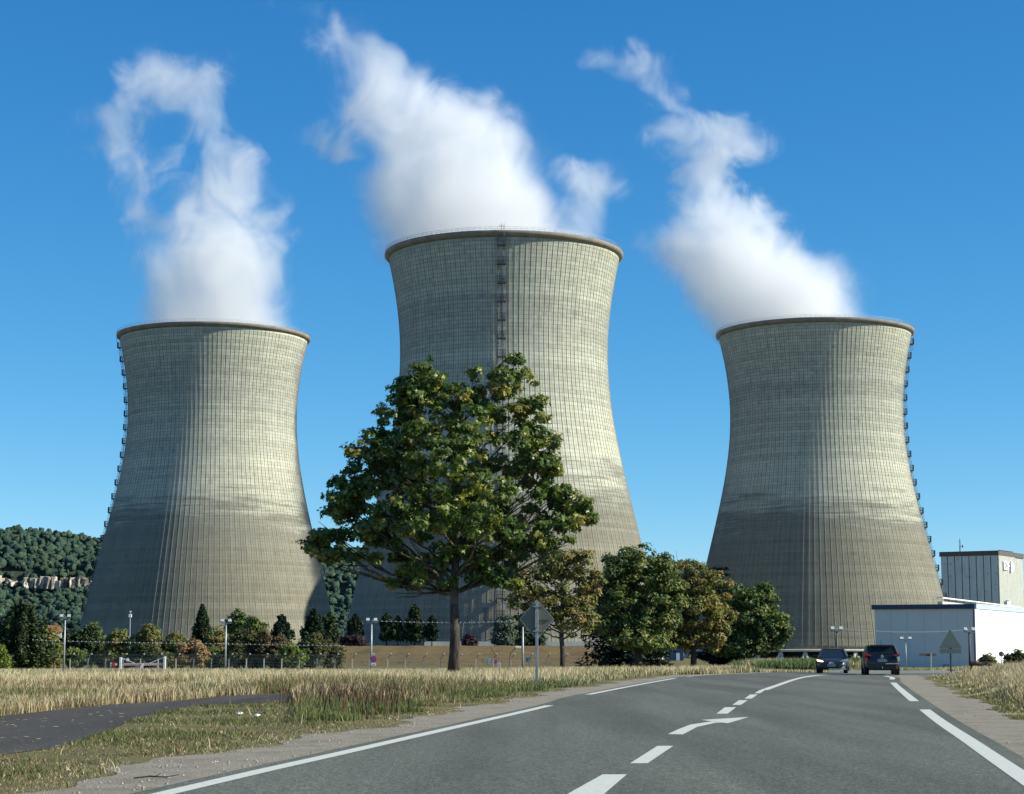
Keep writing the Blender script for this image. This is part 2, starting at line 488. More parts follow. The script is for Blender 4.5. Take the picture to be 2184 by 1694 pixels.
# ================================================================ steam
def curve_node(N, L, zn, pts, lo, hi):
    n = N.new('ShaderNodeFloatCurve')
    cv = n.mapping.curves[0]
    ps = [(p[0], (p[1] - lo) / (hi - lo)) for p in sorted(pts)]
    while len(cv.points) < len(ps): cv.points.new(.5, .5)
    for q, p in zip(cv.points, ps):
        q.location = p; q.handle_type = 'AUTO_CLAMPED'
    n.mapping.update()
    L.new(zn, n.inputs['Value'])
    return mth(N, L, 'ADD', mth(N, L, 'MULTIPLY', n.outputs[0], hi - lo), lo)
def plume(name, label, tower, tubes, seed, base=.10, wamp=1.0):
    cy = tower[1]
    # world control points per tube
    W = []
    for tb in tubes:
        pts = []
        for (v, u, r, s) in tb:
            p = P(u, v, cy); p2 = P(u + r, v, cy)
            pts.append((p.z, p.x, (p2.x - p.x) * 1.2, s))
        pts.sort()
        W.append(pts)
    zmin = min(p[0][0] for p in W) ; zmax = max(p[-1][0] for p in W)
    # hull: voxel union of the tubes, a little larger
    mb = MB()
    for pts in W:
        Z = np.linspace(pts[0][0], pts[-1][0], 26)
        a = np.array(pts)
        X = np.interp(Z, a[:, 0], a[:, 1]); RR = np.interp(Z, a[:, 0], a[:, 2]) * 1.36; SS = np.interp(Z, a[:, 0], a[:, 3])
        RR *= np.where(Z < 128, .74, 1.0)
        n = 24
        vs = []; fs = []
        for i in range(len(Z)):
            for k in range(n):
                an = 2 * PI * k / n
                vs.append((X[i] + RR[i] * math.cos(an), cy + RR[i] * .8 * math.sin(an), Z[i]))
        for i in range(len(Z) - 1):
            for k in range(n):
                k2 = (k + 1) % n
                fs.append([i * n + k, i * n + k2, (i + 1) * n + k2, (i + 1) * n + k])
        fs.append(list(range(n))[::-1]); fs.append([(len(Z) - 1) * n + k for k in range(n)])
        mb.add(vs, fs)
    me = mb.mesh(name, None)
    o = bpy.data.objects.new(name, me)
    link(o)
    if len(W) > 1:
        rm = o.modifiers.new('union', 'REMESH'); rm.mode = 'VOXEL'; rm.voxel_size = 2.5
        dg = bpy.context.evaluated_depsgraph_get()
        me2 = bpy.data.meshes.new_from_object(o.evaluated_get(dg))
        o.modifiers.clear(); o.data = me2; me2.name = name
    m = bpy.data.materials.new(name); m.use_nodes = True
    N, L = m.node_tree.nodes, m.node_tree.links
    N.clear()
    out = N.new('ShaderNodeOutputMaterial')
    pos = N.new('ShaderNodeNewGeometry').outputs['Position']
    # domain warp
    wn_ = N.new('ShaderNodeTexNoise'); wn_.inputs['Scale'].default_value = .028; wn_.inputs['Detail'].default_value = 3; wn_.inputs['Roughness'].default_value = .6
    off = N.new('ShaderNodeVectorMath'); off.operation = 'ADD'; off.inputs[1].default_value = (seed * 31.7, seed * 11.3, seed * 5.9); L.new(pos, off.inputs[0])
    L.new(off.outputs[0], wn_.inputs['Vector'])
    sb = N.new('ShaderNodeVectorMath'); sb.operation = 'SUBTRACT'; L.new(wn_.outputs['Color'], sb.inputs[0]); sb.inputs[1].default_value = (.5, .5, .5)
    sc = N.new('ShaderNodeVectorMath'); sc.operation = 'SCALE'; L.new(sb.outputs[0], sc.inputs[0])
    s0 = N.new('ShaderNodeSeparateXYZ'); L.new(pos, s0.inputs[0])
    zrel = mth(N, L, 'DIVIDE', mth(N, L, 'SUBTRACT', s0.outputs[2], 126.0), 60.0, clamp=True)
    L.new(mth(N, L, 'ADD', 6.0, mth(N, L, 'MULTIPLY', zrel, 34.0)), sc.inputs['Scale'])
    wp = N.new('ShaderNodeVectorMath'); wp.operation = 'ADD'; L.new(pos, wp.inputs[0]); L.new(sc.outputs[0], wp.inputs[1])
    s1 = N.new('ShaderNodeSeparateXYZ'); L.new(wp.outputs[0], s1.inputs[0])
    x, y, z = s1.outputs
    Fs = None
    for pts in W:
        za, zb = pts[0][0], pts[-1][0]
        zn = mth(N, L, 'DIVIDE', mth(N, L, 'SUBTRACT', z, za), zb - za, clamp=True)
        nz = lambda q: (q - za) / (zb - za)
        xs = [p[1] for p in pts]; rs = [p[2] for p in pts]
        lo, hi = min(xs) - 1, max(xs) + 1
        cx = curve_node(N, L, zn, [(nz(p[0]), p[1]) for p in pts], lo, hi)
        rr_ = curve_node(N, L, zn, [(nz(p[0]), p[2]) for p in pts], 0, max(rs) + 1)
        ss = curve_node(N, L, zn, [(nz(p[0]), p[3]) for p in pts], -1, 1.6)
        dx = mth(N, L, 'DIVIDE', mth(N, L, 'SUBTRACT', x, cx), rr_)
        dy = mth(N, L, 'DIVIDE', mth(N, L, 'SUBTRACT', y, cy), mth(N, L, 'MULTIPLY', rr_, .78))
        d2 = mth(N, L, 'ADD', mth(N, L, 'MULTIPLY', dx, dx), mth(N, L, 'MULTIPLY', dy, dy))
        f = mth(N, L, 'SUBTRACT', ss, d2)
        Fs = f if Fs is None else mth(N, L, 'MAXIMUM', Fs, f)
    st = vscale(N, L, off.outputs[0], (1, 1, .8))
    n1 = noise(N, L, st, .024, 2, .5)
    n2 = noise(N, L, st, .055, 8, .74, .7)
    F2 = mth(N, L, 'ADD', Fs, mth(N, L, 'MULTIPLY', mth(N, L, 'SUBTRACT', n1, .5), mth(N, L, 'ADD', .35, mth(N, L, 'MULTIPLY', zrel, wamp * 1.7))))
    F2 = mth(N, L, 'ADD', F2, mth(N, L, 'MULTIPLY', mth(N, L, 'SUBTRACT', n2, .5), mth(N, L, 'ADD', 1.0, mth(N, L, 'MULTIPLY', zrel, wamp * 3.5))))
    d = mth(N, L, 'MULTIPLY', F2, 1.15, clamp=True)
    d = mth(N, L, 'POWER', d, 1.6)
    veil = mth(N, L, 'MULTIPLY', mth(N, L, 'ADD', F2, .42), 1.0, clamp=True)
    veil = mth(N, L, 'MULTIPLY', mth(N, L, 'POWER', veil, 2.4), mth(N, L, 'MULTIPLY', zrel, .20))
    d = mth(N, L, 'ADD', d, veil)
    thin = mth(N, L, 'SUBTRACT', 1.0, mth(N, L, 'MULTIPLY', mth(N, L, 'DIVIDE', mth(N, L, 'SUBTRACT', s0.outputs[2], 126.0), 90.0, clamp=True), .66))
    d = mth(N, L, 'MULTIPLY', mth(N, L, 'MULTIPLY', d, base), thin)
    pv = N.new('ShaderNodeVolumePrincipled')
    pv.inputs['Color'].default_value = (.985, .99, 1, 1)
    pv.inputs['Anisotropy'].default_value = .15
    L.new(d, pv.inputs['Density'])
    L.new(pv.outputs[0], out.inputs['Volume'])
    m.cycles.volume_step_rate = .35
    o.data.materials.clear(); o.data.materials.append(m)
    tag(o, label, 'steam', 'steam plumes rising from the towers', 'stuff')
    return o
LP = [[(735, 456, 140, 1.5), (705, 455, 132, 1.3), (680, 453, 130, 1.15), (555, 452, 132, 1.0), (497, 450, 138, .85), (439, 474, 108, .85), (381, 478, 88, .85), (322, 454, 70, .8), (264, 424, 68, .7), (214, 382, 105, .6), (167, 376, 112, .65), (128, 398, 95, .4), (85, 410, 70, -.4)],
      [(525, 400, 70, .5), (460, 335, 75, .8), (420, 300, 66, .85), (381, 288, 66, .7), (350, 262, 60, .6), (322, 235, 66, .48), (264, 225, 82, .5), (230, 250, 82, .45), (185, 300, 60, -.3)],
      [(440, 390, 60, -.1), (410, 380, 80, .45), (370, 390, 80, .4), (340, 370, 60, .2), (310, 360, 50, -.3)]]
MP = [[(560, 1060, 200, 1.4), (520, 1040, 190, 1.3), (494, 1010, 185, 1.2), (440, 992, 190, 1.1), (383, 965, 175, 1.0), (325, 975, 150, 1.0), (268, 932, 140, .95), (210, 862, 145, .85), (153, 832, 130, .8), (96, 745, 95, .7), (57, 700, 75, .6), (30, 655, 78, .4), (0, 632, 75, .33), (-40, 600, 75, .3), (-100, 570, 60, -.3)],
      [(515, 1225, 72, .8), (494, 1228, 70, .9), (460, 1236, 66, .85), (430, 1248, 64, .75), (400, 1262, 82, .7), (370, 1255, 100, .62), (345, 1260, 92, .45), (310, 1290, 60, -.4)],
      [(340, 740, 55, -.2), (310, 712, 72, .5), (285, 705, 66, .5), (250, 730, 60, .4), (215, 750, 55, .1)]]
RP = [[(735, 1740, 170, 1.5), (705, 1685, 150, 1.3), (695, 1672, 150, 1.15), (621, 1648, 160, 1.05), (562, 1592, 178, .95), (523, 1545, 150, .95), (483, 1545, 125, .85), (444, 1552, 112, .65), (405, 1508, 92, .5), (365, 1495, 68, .5), (334, 1510, 105, .5), (295, 1512, 125, .65), (263, 1520, 112, .6), (228, 1445, 50, .6), (189, 1398, 55, .65), (149, 1358, 72, .75), (122, 1345, 82, .65), (98, 1345, 62, .1), (75, 1340, 50, -.5)]]
plume('steam_plume', 'white steam rising from the left tower, split into two strands with blue between', LEFT, LP, 1.0)
plume('steam_plume', 'largest white steam plume drifting up and left from the middle tower', MID, MP, 2.0)
plume('steam_plume', 'broken white steam above the right tower, narrowing and widening as it rises left', RIGHT, RP, 3.0)

# ================================================================ ground, road, paths, hills
def G0(u, v):
    r = ray(u, v); t = -CAM_H / r[2]
    return (r[0] * t, r[1] * t)
def ground_material():
    m, N, L, B = new_mat('dry_meadow_soil')
    tc = N.new('ShaderNodeNewGeometry').outputs['Position']
    a = noise(N, L, tc, .06, 5, .6); b = noise(N, L, tc, .5, 5, .65); c = noise(N, L, tc, 6.0, 5, .7)
    col = ramp(N, L, a, [(.3, (.20, .17, .075)), (.5, (.145, .135, .06)), (.7, (.085, .10, .04))])
    col2 = ramp(N, L, b, [(.32, (.06, .075, .028)), (.5, (.15, .135, .065)), (.68, (.235, .195, .105))])
    col = mixc(N, L, .6, col, col2)
    f = ramp(N, L, c, [(.3, (.62, .62, .62)), (.7, (1.25, 1.22, 1.15))])
    col = mixc(N, L, 1.0, col, f, 'MULTIPLY')
    L.new(col, B.inputs['Base Color']); B.inputs['Roughness'].default_value = .95; B.inputs['Specular IOR Level'].default_value = .1
    bn = N.new('ShaderNodeBump'); bn.inputs['Strength'].default_value = .8; bn.inputs['Distance'].default_value = .05
    L.new(c, bn.inputs['Height']); L.new(bn.outputs[0], B.inputs['Normal'])
    return m
M_ground = ground_material()
def ramp_axis(lo, hi, fine, n1, n2):
    return np.unique(np.concatenate([np.linspace(lo, -fine, n1), np.linspace(-fine, fine, n2), np.linspace(fine, hi, n1)]))
gx = np.unique(np.concatenate([np.linspace(-6000, -400, 15), np.linspace(-400, -60, 20), np.linspace(-60, 60, 90), np.linspace(60, 400, 20), np.linspace(400, 6000, 15)]))
gy = np.unique(np.concatenate([np.linspace(-300, 5, 15), np.linspace(5, 140, 110), np.linspace(140, 300, 40), np.linspace(300, 1200, 20), np.linspace(1200, 9000, 20)]))
XX, YY = np.meshgrid(gx, gy)
ZZ = terrain_np(XX, YY)
V = np.stack([XX, YY, ZZ], -1).reshape(-1, 3)
i = np.arange(len(gy) - 1)[:, None]; j = np.arange(len(gx) - 1)[None, :]
a_ = i * len(gx) + j
F_ = np.stack([a_, a_ + 1, a_ + 1 + len(gx), a_ + len(gx)], -1).reshape(-1, 4)
g = obj('ground', np_mesh('ground', V, F_, M_ground, True)); tag(g, kind='structure')

def asphalt(name, base, var, fleck):
    m, N, L, B = new_mat(name)
    tc = N.new('ShaderNodeNewGeometry').outputs['Position']
    f = noise(N, L, tc, 38.0, 3, .8); md = noise(N, L, tc, 4.0, 4, .65)
    st = noise(N, L, vscale(N, L, tc, (1.1, .10, 1)), 1.0, 4, .6)
    c = ramp(N, L, f, [(.36, tuple(x * .35 for x in base)), (.5, base), (.64, fleck)])
    t = ramp(N, L, st, [(.3, (1 - var,) * 3), (.7, (1 + var,) * 3)])
    c = mixc(N, L, 1.0, c, t, 'MULTIPLY')
    t2 = ramp(N, L, md, [(.3, (.9,) * 3), (.7, (1.1,) * 3)])
    c = mixc(N, L, 1.0, c, t2, 'MULTIPLY')
    g2 = noise(N, L, tc, 11.0, 5, .75)
    c = mixc(N, L, 1.0, c, ramp(N, L, g2, [(.35, (.78,) * 3), (.65, (1.22,) * 3)]), 'MULTIPLY')
    w2 = noise(N, L, vscale(N, L, tc, (.55, .035, 1)), 1.0, 3, .5)
    c = mixc(N, L, 1.0, c, ramp(N, L, w2, [(.40, (.84,) * 3), (.52, (1.02,) * 3), (.62, (1.14,) * 3)]), 'MULTIPLY')
    L.new(c, B.inputs['Base Color']); B.inputs['Roughness'].default_value = .85; B.inputs['Specular IOR Level'].default_value = .25
    bn = N.new('ShaderNodeBump'); bn.inputs['Strength'].default_value = .5; bn.inputs['Distance'].default_value = .01
    L.new(f, bn.inputs['Height']); L.new(bn.outputs[0], B.inputs['Normal'])
    return m
M_road = asphalt('worn_asphalt', (.084, .093, .073), .12, (.21, .225, .18))
M_path = asphalt('old_dark_asphalt', (.058, .052, .042), .2, (.10, .09, .072))
def gravel_material():
    m, N, L, B = new_mat('pinkish_gravel')
    tc = N.new('ShaderNodeNewGeometry').outputs['Position']
    f = noise(N, L, tc, 30.0, 4, .75); md = noise(N, L, tc, 1.2, 5, .65)
    c = ramp(N, L, f, [(.3, (.13, .115, .09)), (.5, (.26, .235, .19)), (.7, (.42, .38, .31))])
    c = mixc(N, L, ramp(N, L, md, [(.45, 0.0), (.72, .7)]), c, (.15, .14, .085))
    L.new(c, B.inputs['Base Color']); B.inputs['Roughness'].default_value = .95; B.inputs['Specular IOR Level'].default_value = .1
    bn = N.new('ShaderNodeBump'); bn.inputs['Strength'].default_value = .9; bn.inputs['Distance'].default_value = .02
    L.new(f, bn.inputs['Height']); L.new(bn.outputs[0], B.inputs['Normal'])
    return m
M_gravel = gravel_material()
def paint_material():
    m, N, L, B = new_mat('worn_road_paint')
    tc = N.new('ShaderNodeNewGeometry').outputs['Position']
    f = noise(N, L, tc, 25.0, 5, .75)
    c = ramp(N, L, f, [(.25, (.20, .21, .18)), (.42, (.50, .52, .45)), (.7, (.60, .62, .54))])
    L.new(c, B.inputs['Base Color']); B.inputs['Roughness'].default_value = .7
    return m
M_paint = paint_material()

def catmull(pts, n=12):
    pts = [np.array(p, float) for p in pts]
    P_ = [2 * pts[0] - pts[1]] + pts + [2 * pts[-1] - pts[-2]]
    out = []
    for i in range(1, len(P_) - 2):
        for k in range(n):
            t = k / n
            p0, p1, p2, p3 = P_[i - 1], P_[i], P_[i + 1], P_[i + 2]
            out.append(.5 * ((2 * p1) + (-p0 + p2) * t + (2 * p0 - 5 * p1 + 4 * p2 - p3) * t * t + (-p0 + 3 * p1 - 3 * p2 + p3) * t ** 3))
    out.append(pts[-1])
    return np.array(out)
class Edge:
    """x of a line along the road as a smooth function of distance ahead"""
    def __init__(s, pts): s.c = catmull(pts)
    def x(s, y): return np.interp(y, s.c[:, 1], s.c[:, 0])
# measured in the picture, put down on the ground
LL = Edge([(-6.5, -8), G0(360, 1694), G0(766, 1600), G0(1172, 1506), G0(1257, 1482), G0(1440, 1447.5), G0(1505, 1440), (14.4, 118), (19.5, 132), (27, 146)])
RL = Edge([(.6, -8), G0(2184, 1662), G0(2075, 1587), G0(1976, 1518), G0(1905, 1457), G0(1903, 1446), (19.6, 104), (22.5, 109)])
def strip(name, xa, xb, ys, dz, mat, parent=None, n=1):
    V = []
    for y in ys:
        a, b = float(xa(y)), float(xb(y))
        for k in range(n + 1):
            x = a + (b - a) * k / n
            V.append((x, y, terrain(x, y) + dz))
    m = n + 1
    F = [[i * m + k, i * m + k + 1, (i + 1) * m + k + 1, (i + 1) * m + k] for i in range(len(ys) - 1) for k in range(n)]
    return obj(name, np_mesh(name, V, F, mat), parent)
# road: main carriageway and the crossing road it runs into
ysr = np.linspace(-8, 146, 160)
def road_right(y):
    return np.where(y < 106, RL.x(y) + .36, RL.x(106) + .36 + np.maximum(y - 106, 0) ** 1.6 * 1.1)
road_V = []; nk = 14
road = strip('road', lambda y: LL.x(y) - .32, lambda y: min(26.5 + max(0, y - 126) * .3, float(road_right(y))), ysr, .012, M_road, None, nk)
tag(road, kind='structure')
def gL(y): return LL.x(y) - 1.55 - .35 * np.sin(y * .31) * .5 - .25 * np.sin(y * .83 + 1) - .12 * np.sin(y * 2.9)
def gR(y): return RL.x(np.minimum(y, 104)) + .36 + 1.25 + .15 * np.sin(y * .37 + 2) + .12 * np.sin(y * 1.1) + .07 * np.sin(y * 3.1) + np.where(y > 104, (y - 104) * 1.0, 0)
ysg = np.linspace(-8, 140, 420)
sh = strip('gravel_shoulder', gL, lambda y: LL.x(y) + .1, ysg, .006, M_gravel, None, 4); tag(sh, kind='structure')
sh = strip('gravel_shoulder', lambda y: RL.x(y) + .2, gR, np.linspace(-8, 108, 330), .006, M_gravel, None, 4); tag(sh, kind='structure')
# markings: edge lines, lane dashes, arrow
def marking(edge, y0, y1, wd, off=0.0):
    n = max(2, int((y1 - y0) / 1.2))
    return strip('dash', lambda y: edge.x(y) + off - wd / 2, lambda y: edge.x(y) + off + wd / 2, np.linspace(y0, y1, n + 1), .016, M_paint, road)
def yv(v): return G0(1092, v)[1]
marking(LL, 5, yv(1506), .22)
marking(LL, yv(1482.5), yv(1447.5), .22)
marking(LL, yv(1443.5), 122, .22)
marking(RL, 5, yv(1515), .24)
marking(RL, yv(1497), yv(1457), .24)
marking(RL, yv(1450), yv(1442.5), .24)
def quad_mark(pts, name='dash'):
    V = [(*G0(*p), 0) for p in pts]; V = [(x, y, terrain(x, y) + (.020 if name == 'arrow_head' else .016)) for x, y, _ in V]
    return obj(name, np_mesh(name, V, [list(range(len(V)))], M_paint), road)
quad_mark([(1170, 1720), (1262, 1720), (1337, 1655), (1285, 1655)])
quad_mark([(1344, 1631), (1381, 1631), (1436, 1593.5), (1402, 1593.5)])
for c0, c1, r0, r1 in (((1528, 1524), (1552, 1524), (1570, 1510), (1546, 1510)), ((1562, 1505), (1580, 1505), (1595, 1495), (1576, 1495)), ((1588, 1491.5), (1603, 1491.5), (1616, 1482.5), (1600, 1482.5)), ((1609, 1480), (1621, 1480), (1632, 1473), (1620, 1473))):
    quad_mark([c0, c1, r0, r1])
CL = Edge([G0(1629, 1473), G0(1660, 1462), G0(1695, 1450), G0(1730, 1442.5), (17.2, 107.5), (20.3, 112), (24.2, 114.5)])
strip('dash', lambda y: CL.x(y) - .13, lambda y: CL.x(y) + .13 + max(0, (y - 95)) * .02, np.linspace(CL.c[0, 1], 114.2, 40), .016, M_paint, road)
quad_mark([(1424.5, 1568), (1456.5, 1568.7), (1487, 1552.5), (1526, 1543.8), (1548, 1543.4), (1530, 1539.5), (1514, 1541), (1471, 1548), (1448, 1557)], 'arrow')
quad_mark([(1494.7, 1538), (1520, 1541.0), (1552, 1545.3), (1597, 1531.6)], 'arrow_head')
# crossing road lines and kerbs seen beyond the junction
for yk, x0, x1 in ((117.6, 27.0, 27.4), (122.5, 27.4, 28.0)):
    mb = MB()
    for q in range(24):
        xa, xb = 19.5 + q * .5, 20.0 + q * .5
        mb.bar((xa, yk, terrain(xa, yk) + .07), (xb, yk + 0, terrain(xb, yk) + .07), .22, .12)
    kb = mb.build('kerb', M_paint); tag(kb, kind='structure')

# side path on the left
up = [(-40, 1534), (0, 1528.7), (207, 1506), (345, 1497.6), (483, 1485.5), (560, 1481), (632, 1478.6), (700, 1477)]
lo = [(-40, 1620), (0, 1611.6), (138, 1590.8), (242, 1554.6), (311, 1528.7), (414, 1506), (540, 1500), (632, 1495.8), (700, 1492)]
U_ = catmull([G0(*p) for p in up], 8); Lo = catmull([G0(*p) for p in lo], 7)
n = 60
def resample(c, n):
    s = np.concatenate([[0], np.cumsum(np.linalg.norm(np.diff(c, axis=0), axis=1))])
    t = np.linspace(0, s[-1], n); return np.stack([np.interp(t, s, c[:, 0]), np.interp(t, s, c[:, 1])], -1)
U_, Lo = resample(U_, n), resample(Lo, n)
wob = lambda k, s: .12 * math.sin(k * 1.7 + s) + .08 * math.sin(k * 3.9 + s)
PV = []
for k in range(n):
    a = U_[k] + np.array([0, wob(k, 0)]); b = Lo[k] + np.array([0, wob(k, 2) * .6])
    for q in range(5):
        p = a + (b - a) * q / 4; PV.append((p[0], p[1], terrain(p[0], p[1]) + .008))
PF = [[k * 5 + q + 5, k * 5 + q, k * 5 + q + 1, k * 5 + q + 6] for k in range(n - 1) for q in range(4)]
PF = [f[::-1] for f in PF]
path = obj('side_path', np_mesh('side_path', PV, PF, M_path)); tag(path, kind='structure')
path_poly = np.concatenate([U_, Lo[::-1]])
def in_poly(x, y, poly):
    inside = np.zeros(len(x), bool); j = len(poly) - 1
    for i in range(len(poly)):
        xi, yi = poly[i]; xj, yj = poly[j]
        c = ((yi > y) != (yj > y)) & (x < (xj - xi) * (y - yi) / (yj - yi + 1e-12) + xi)
        inside ^= c; j = i
    return inside

# embankment in front of the middle tower
M_bank = None
def bank_material():
    m, N, L, B = new_mat('scorched_bank_grass')
    tc = N.new('ShaderNodeNewGeometry').outputs['Position']
    a = noise(N, L, tc, .12, 6, .65); b = noise(N, L, tc, 1.5, 5, .7)
    col = ramp(N, L, a, [(.3, (.12, .085, .04)), (.5, (.16, .12, .06)), (.7, (.075, .075, .035))])
    f = ramp(N, L, b, [(.3, (.6, .6, .6)), (.7, (1.35, 1.3, 1.2))])
    L.new(mixc(N, L, 1.0, col, f, 'MULTIPLY'), B.inputs['Base Color']); B.inputs['Roughness'].default_value = .95; B.inputs['Specular IOR Level'].default_value = .1
    return m
M_bank = bank_material()
bx = np.linspace(-62, 26, 90); by = [398, 402, 408, 414, 420, 423, 426, 440, 470, 560, 600]
bz = [0, .7, 1.7, 2.7, 3.4, 3.75, 3.85, 3.9, 3.9, 3.9, 3.9]
V = []
for yy, zz_ in zip(by, bz):
    for xx in bx:
        e = min(1, max(0, (xx + 62) / 14)) * min(1, max(0, (26 - xx) / 10)); e = e * e * (3 - 2 * e)
        V.append((xx, yy + 1.5 * math.sin(xx * .13), -1.55 + zz_ * e + (.12 * math.sin(xx * .7) * math.sin(yy) if zz_ > 0 else 0)))
nb_ = len(bx)
F = [[r_ * nb_ + k, r_ * nb_ + k + 1, (r_ + 1) * nb_ + k + 1, (r_ + 1) * nb_ + k] for r_ in range(len(by) - 1) for k in range(nb_ - 1)]
bank = obj('embankment', np_mesh('embankment', V, F, M_bank, True)); tag(bank, kind='structure')

# ---------------------------------------------------------------- wooded hills
def ico(sub=1):
    bm = bmesh.new(); bmesh.ops.create_icosphere(bm, subdivisions=sub, radius=1.0)
    v = np.array([q.co[:] for q in bm.verts]); f = np.array([[q.index for q in p.verts] for p in bm.faces]); bm.free()
    return v, f
ICO1 = ico(1); ICO2 = ico(2)
def leaf_material(name, cols, transl=.25, rough=.65):
    """leaf colours come from a per-leaf value (0..1) kept on the mesh"""
    m, N, L, B = new_mat(name)
    at_ = N.new('ShaderNodeAttribute'); at_.attribute_name = 'tint'
    sp_ = N.new('ShaderNodeSeparateColor'); L.new(at_.outputs['Color'], sp_.inputs[0])
    c = ramp(N, L, sp_.outputs[0], [(k / (len(cols) - 1), q) for k, q in enumerate(cols)])
    v = mth(N, L, 'ADD', .72, mth(N, L, 'MULTIPLY', sp_.outputs[1], .56))
    g = N.new('ShaderNodeCombineXYZ')
    for i in range(3): L.new(v, g.inputs[i])
    c = mixc(N, L, 1.0, c, g.outputs[0], 'MULTIPLY')
    L.new(c, B.inputs['Base Color']); B.inputs['Roughness'].default_value = rough; B.inputs['Specular IOR Level'].default_value = .3
    if transl:
        tr = N.new('ShaderNodeBsdfTranslucent'); L.new(mixc(N, L, 1.0, c, (1.25, 1.3, .6), 'MULTIPLY'), tr.inputs['Color'])
        mx = N.new('ShaderNodeMixShader'); mx.inputs[0].default_value = transl
        L.new(B.outputs[0], mx.inputs[1]); L.new(tr.outputs[0], mx.inputs[2]); L.new(mx.outputs[0], N['Material Output'].inputs['Surface'])
    return m
M_hillwood = leaf_material('hazed_forest_canopy', [(.030, .066, .052), (.040, .080, .054), (.056, .098, .054), (.082, .108, .056)], 0, .9)  # air haze is put into these lighter, bluish crown colours
_N, _L = M_hillwood.node_tree.nodes, M_hillwood.node_tree.links
_B = _N['Principled BSDF']; _src = _B.inputs['Base Color'].links[0].from_socket
_g = _N.new('ShaderNodeNewGeometry').outputs['Position']
_f = noise(_N, _L, _g, .9, 4, .7)
_L.new(mixc(_N, _L, 1.0, _src, ramp(_N, _L, _f, [(.33, (.38, .42, .48)), (.5, (.95, .95, .95)), (.66, (1.6, 1.5, 1.25))]), 'MULTIPLY'), _B.inputs['Base Color'])
_b = _N.new('ShaderNodeBump'); _b.inputs['Strength'].default_value = 1.0; _b.inputs['Distance'].default_value = 1.6
_L.new(_f, _b.inputs['Height']); _L.new(_b.outputs[0], _B.inputs['Normal'])
M_hill = simple('forest_floor', (.03, .04, .018), .95, .3, .02)
def cliff_material():
    m, N, L, B = new_mat('pale_limestone')
    tc = N.new('ShaderNodeNewGeometry').outputs['Position']
    a = noise(N, L, vscale(N, L, tc, (.12, .12, .05)), 1.0, 6, .7)
    c = ramp(N, L, a, [(.38, (.06, .06, .045)), (.48, (.22, .19, .15)), (.6, (.56, .52, .45))])
    L.new(c, B.inputs['Base Color']); B.inputs['Roughness'].default_value = .95
    return m
M_cliff = cliff_material()
def hill(name, prof, depth, y_front, seed, cliff_v=None, ntree=2600, tilt=.0):
    """prof: picture points (u, v) of the sky line, met at y_front+depth; the slope rises from y_front"""
    r = np.random.default_rng(seed)
    yb = y_front + depth
    top = sorted([(P(u, v, yb).x, P(u, v, yb).z) for u, v in prof])
    tx = np.array([p[0] for p in top]); tz = np.array([p[1] for p in top])
    def H(x, y):
        s = np.clip((y - y_front) / depth, 0, 1)
        zt = np.interp(x, tx, tz)
        sh = s ** .85
        if cliff_v is not None:   # a step in the slope where the rock shows
            c = np.clip((s - .58) / .04, 0, 1); sh = np.where(s < .58, s * .95, np.where(s < .62, .551 + c * .14, .691 + (s - .62) / .38 * .309))
        z = -3 + (zt + 3) * sh
        z = z + 5 * np.sin(x * .021 + s * 3) * s * (1 - s) * 2 + 3 * np.sin(x * .055 + 1) * s * (1 - s) * 2
        z = np.where(y > yb, zt - (y - yb) * .15, z)
        return z
    xs = np.linspace(tx[0], tx[-1], 110); ys = np.concatenate([np.linspace(y_front, yb, 48), [yb + 150, yb + 500]])
    X, Y = np.meshgrid(xs, ys)
    Z = H(X, Y)
    V = np.stack([X, Y, Z], -1).reshape(-1, 3)
    i = np.arange(len(ys) - 1)[:, None]; j = np.arange(len(xs) - 1)[None, :]
    a = i * len(xs) + j
    F = np.stack([a, a + 1, a + 1 + len(xs), a + len(xs)], -1).reshape(-1, 4)
    h = obj(name, np_mesh(name, V, F, M_hill, True)); tag(h, kind='structure')
    # canopy
    x = r.uniform(tx[0], tx[-1], ntree); y = y_front + depth * r.uniform(0.0, 1.01, ntree)
    if cliff_v is not None:
        s = (y - y_front) / depth
        rock = (s > .56) & (s < .592) & (np.sin(x * .06) + np.sin(x * .17 + 1) + .6 * np.sin(x * .41) > -.75) & (x < -330)
        x, y = x[~rock], y[~rock]
    n = len(x)
    z = H(x, y)
    sr = r.uniform(1.6, 3.7, n) * np.where(r.uniform(0, 1, n) < .08, 1.4, 1)
    vb, fb = ICO2
    jit = 1 + r.uniform(-.38, .38, (n, len(vb)))
    VV = vb[None] * jit[..., None] * sr[:, None, None] * r.uniform(.7, 1.25, (n, 1, 3))
    ang = r.uniform(0, 6.28, n); ca, sa = np.cos(ang)[:, None], np.sin(ang)[:, None]
    VV = np.stack([VV[..., 0] * ca - VV[..., 1] * sa, VV[..., 0] * sa + VV[..., 1] * ca, VV[..., 2]], -1)
    VV = VV + np.stack([x, y, z + sr * .6], -1)[:, None, :]
    FF = fb[None] + (np.arange(n) * len(vb))[:, None, None]
    cc = np.repeat(np.stack([r.beta(1.6, 3, n), r.uniform(0, 1, n), np.zeros(n)], -1)[:, None, :], len(vb), 1)
    cc[..., 1] = np.clip(cc[..., 1] + r.uniform(-.3, .3, cc.shape[:2]), 0, 1)
    me = np_mesh('forest', VV.reshape(-1, 3), FF.reshape(-1, 3), M_hillwood, False, None, cc.reshape(-1, 3))
    f = obj('forest', me)
    return f, H, tx
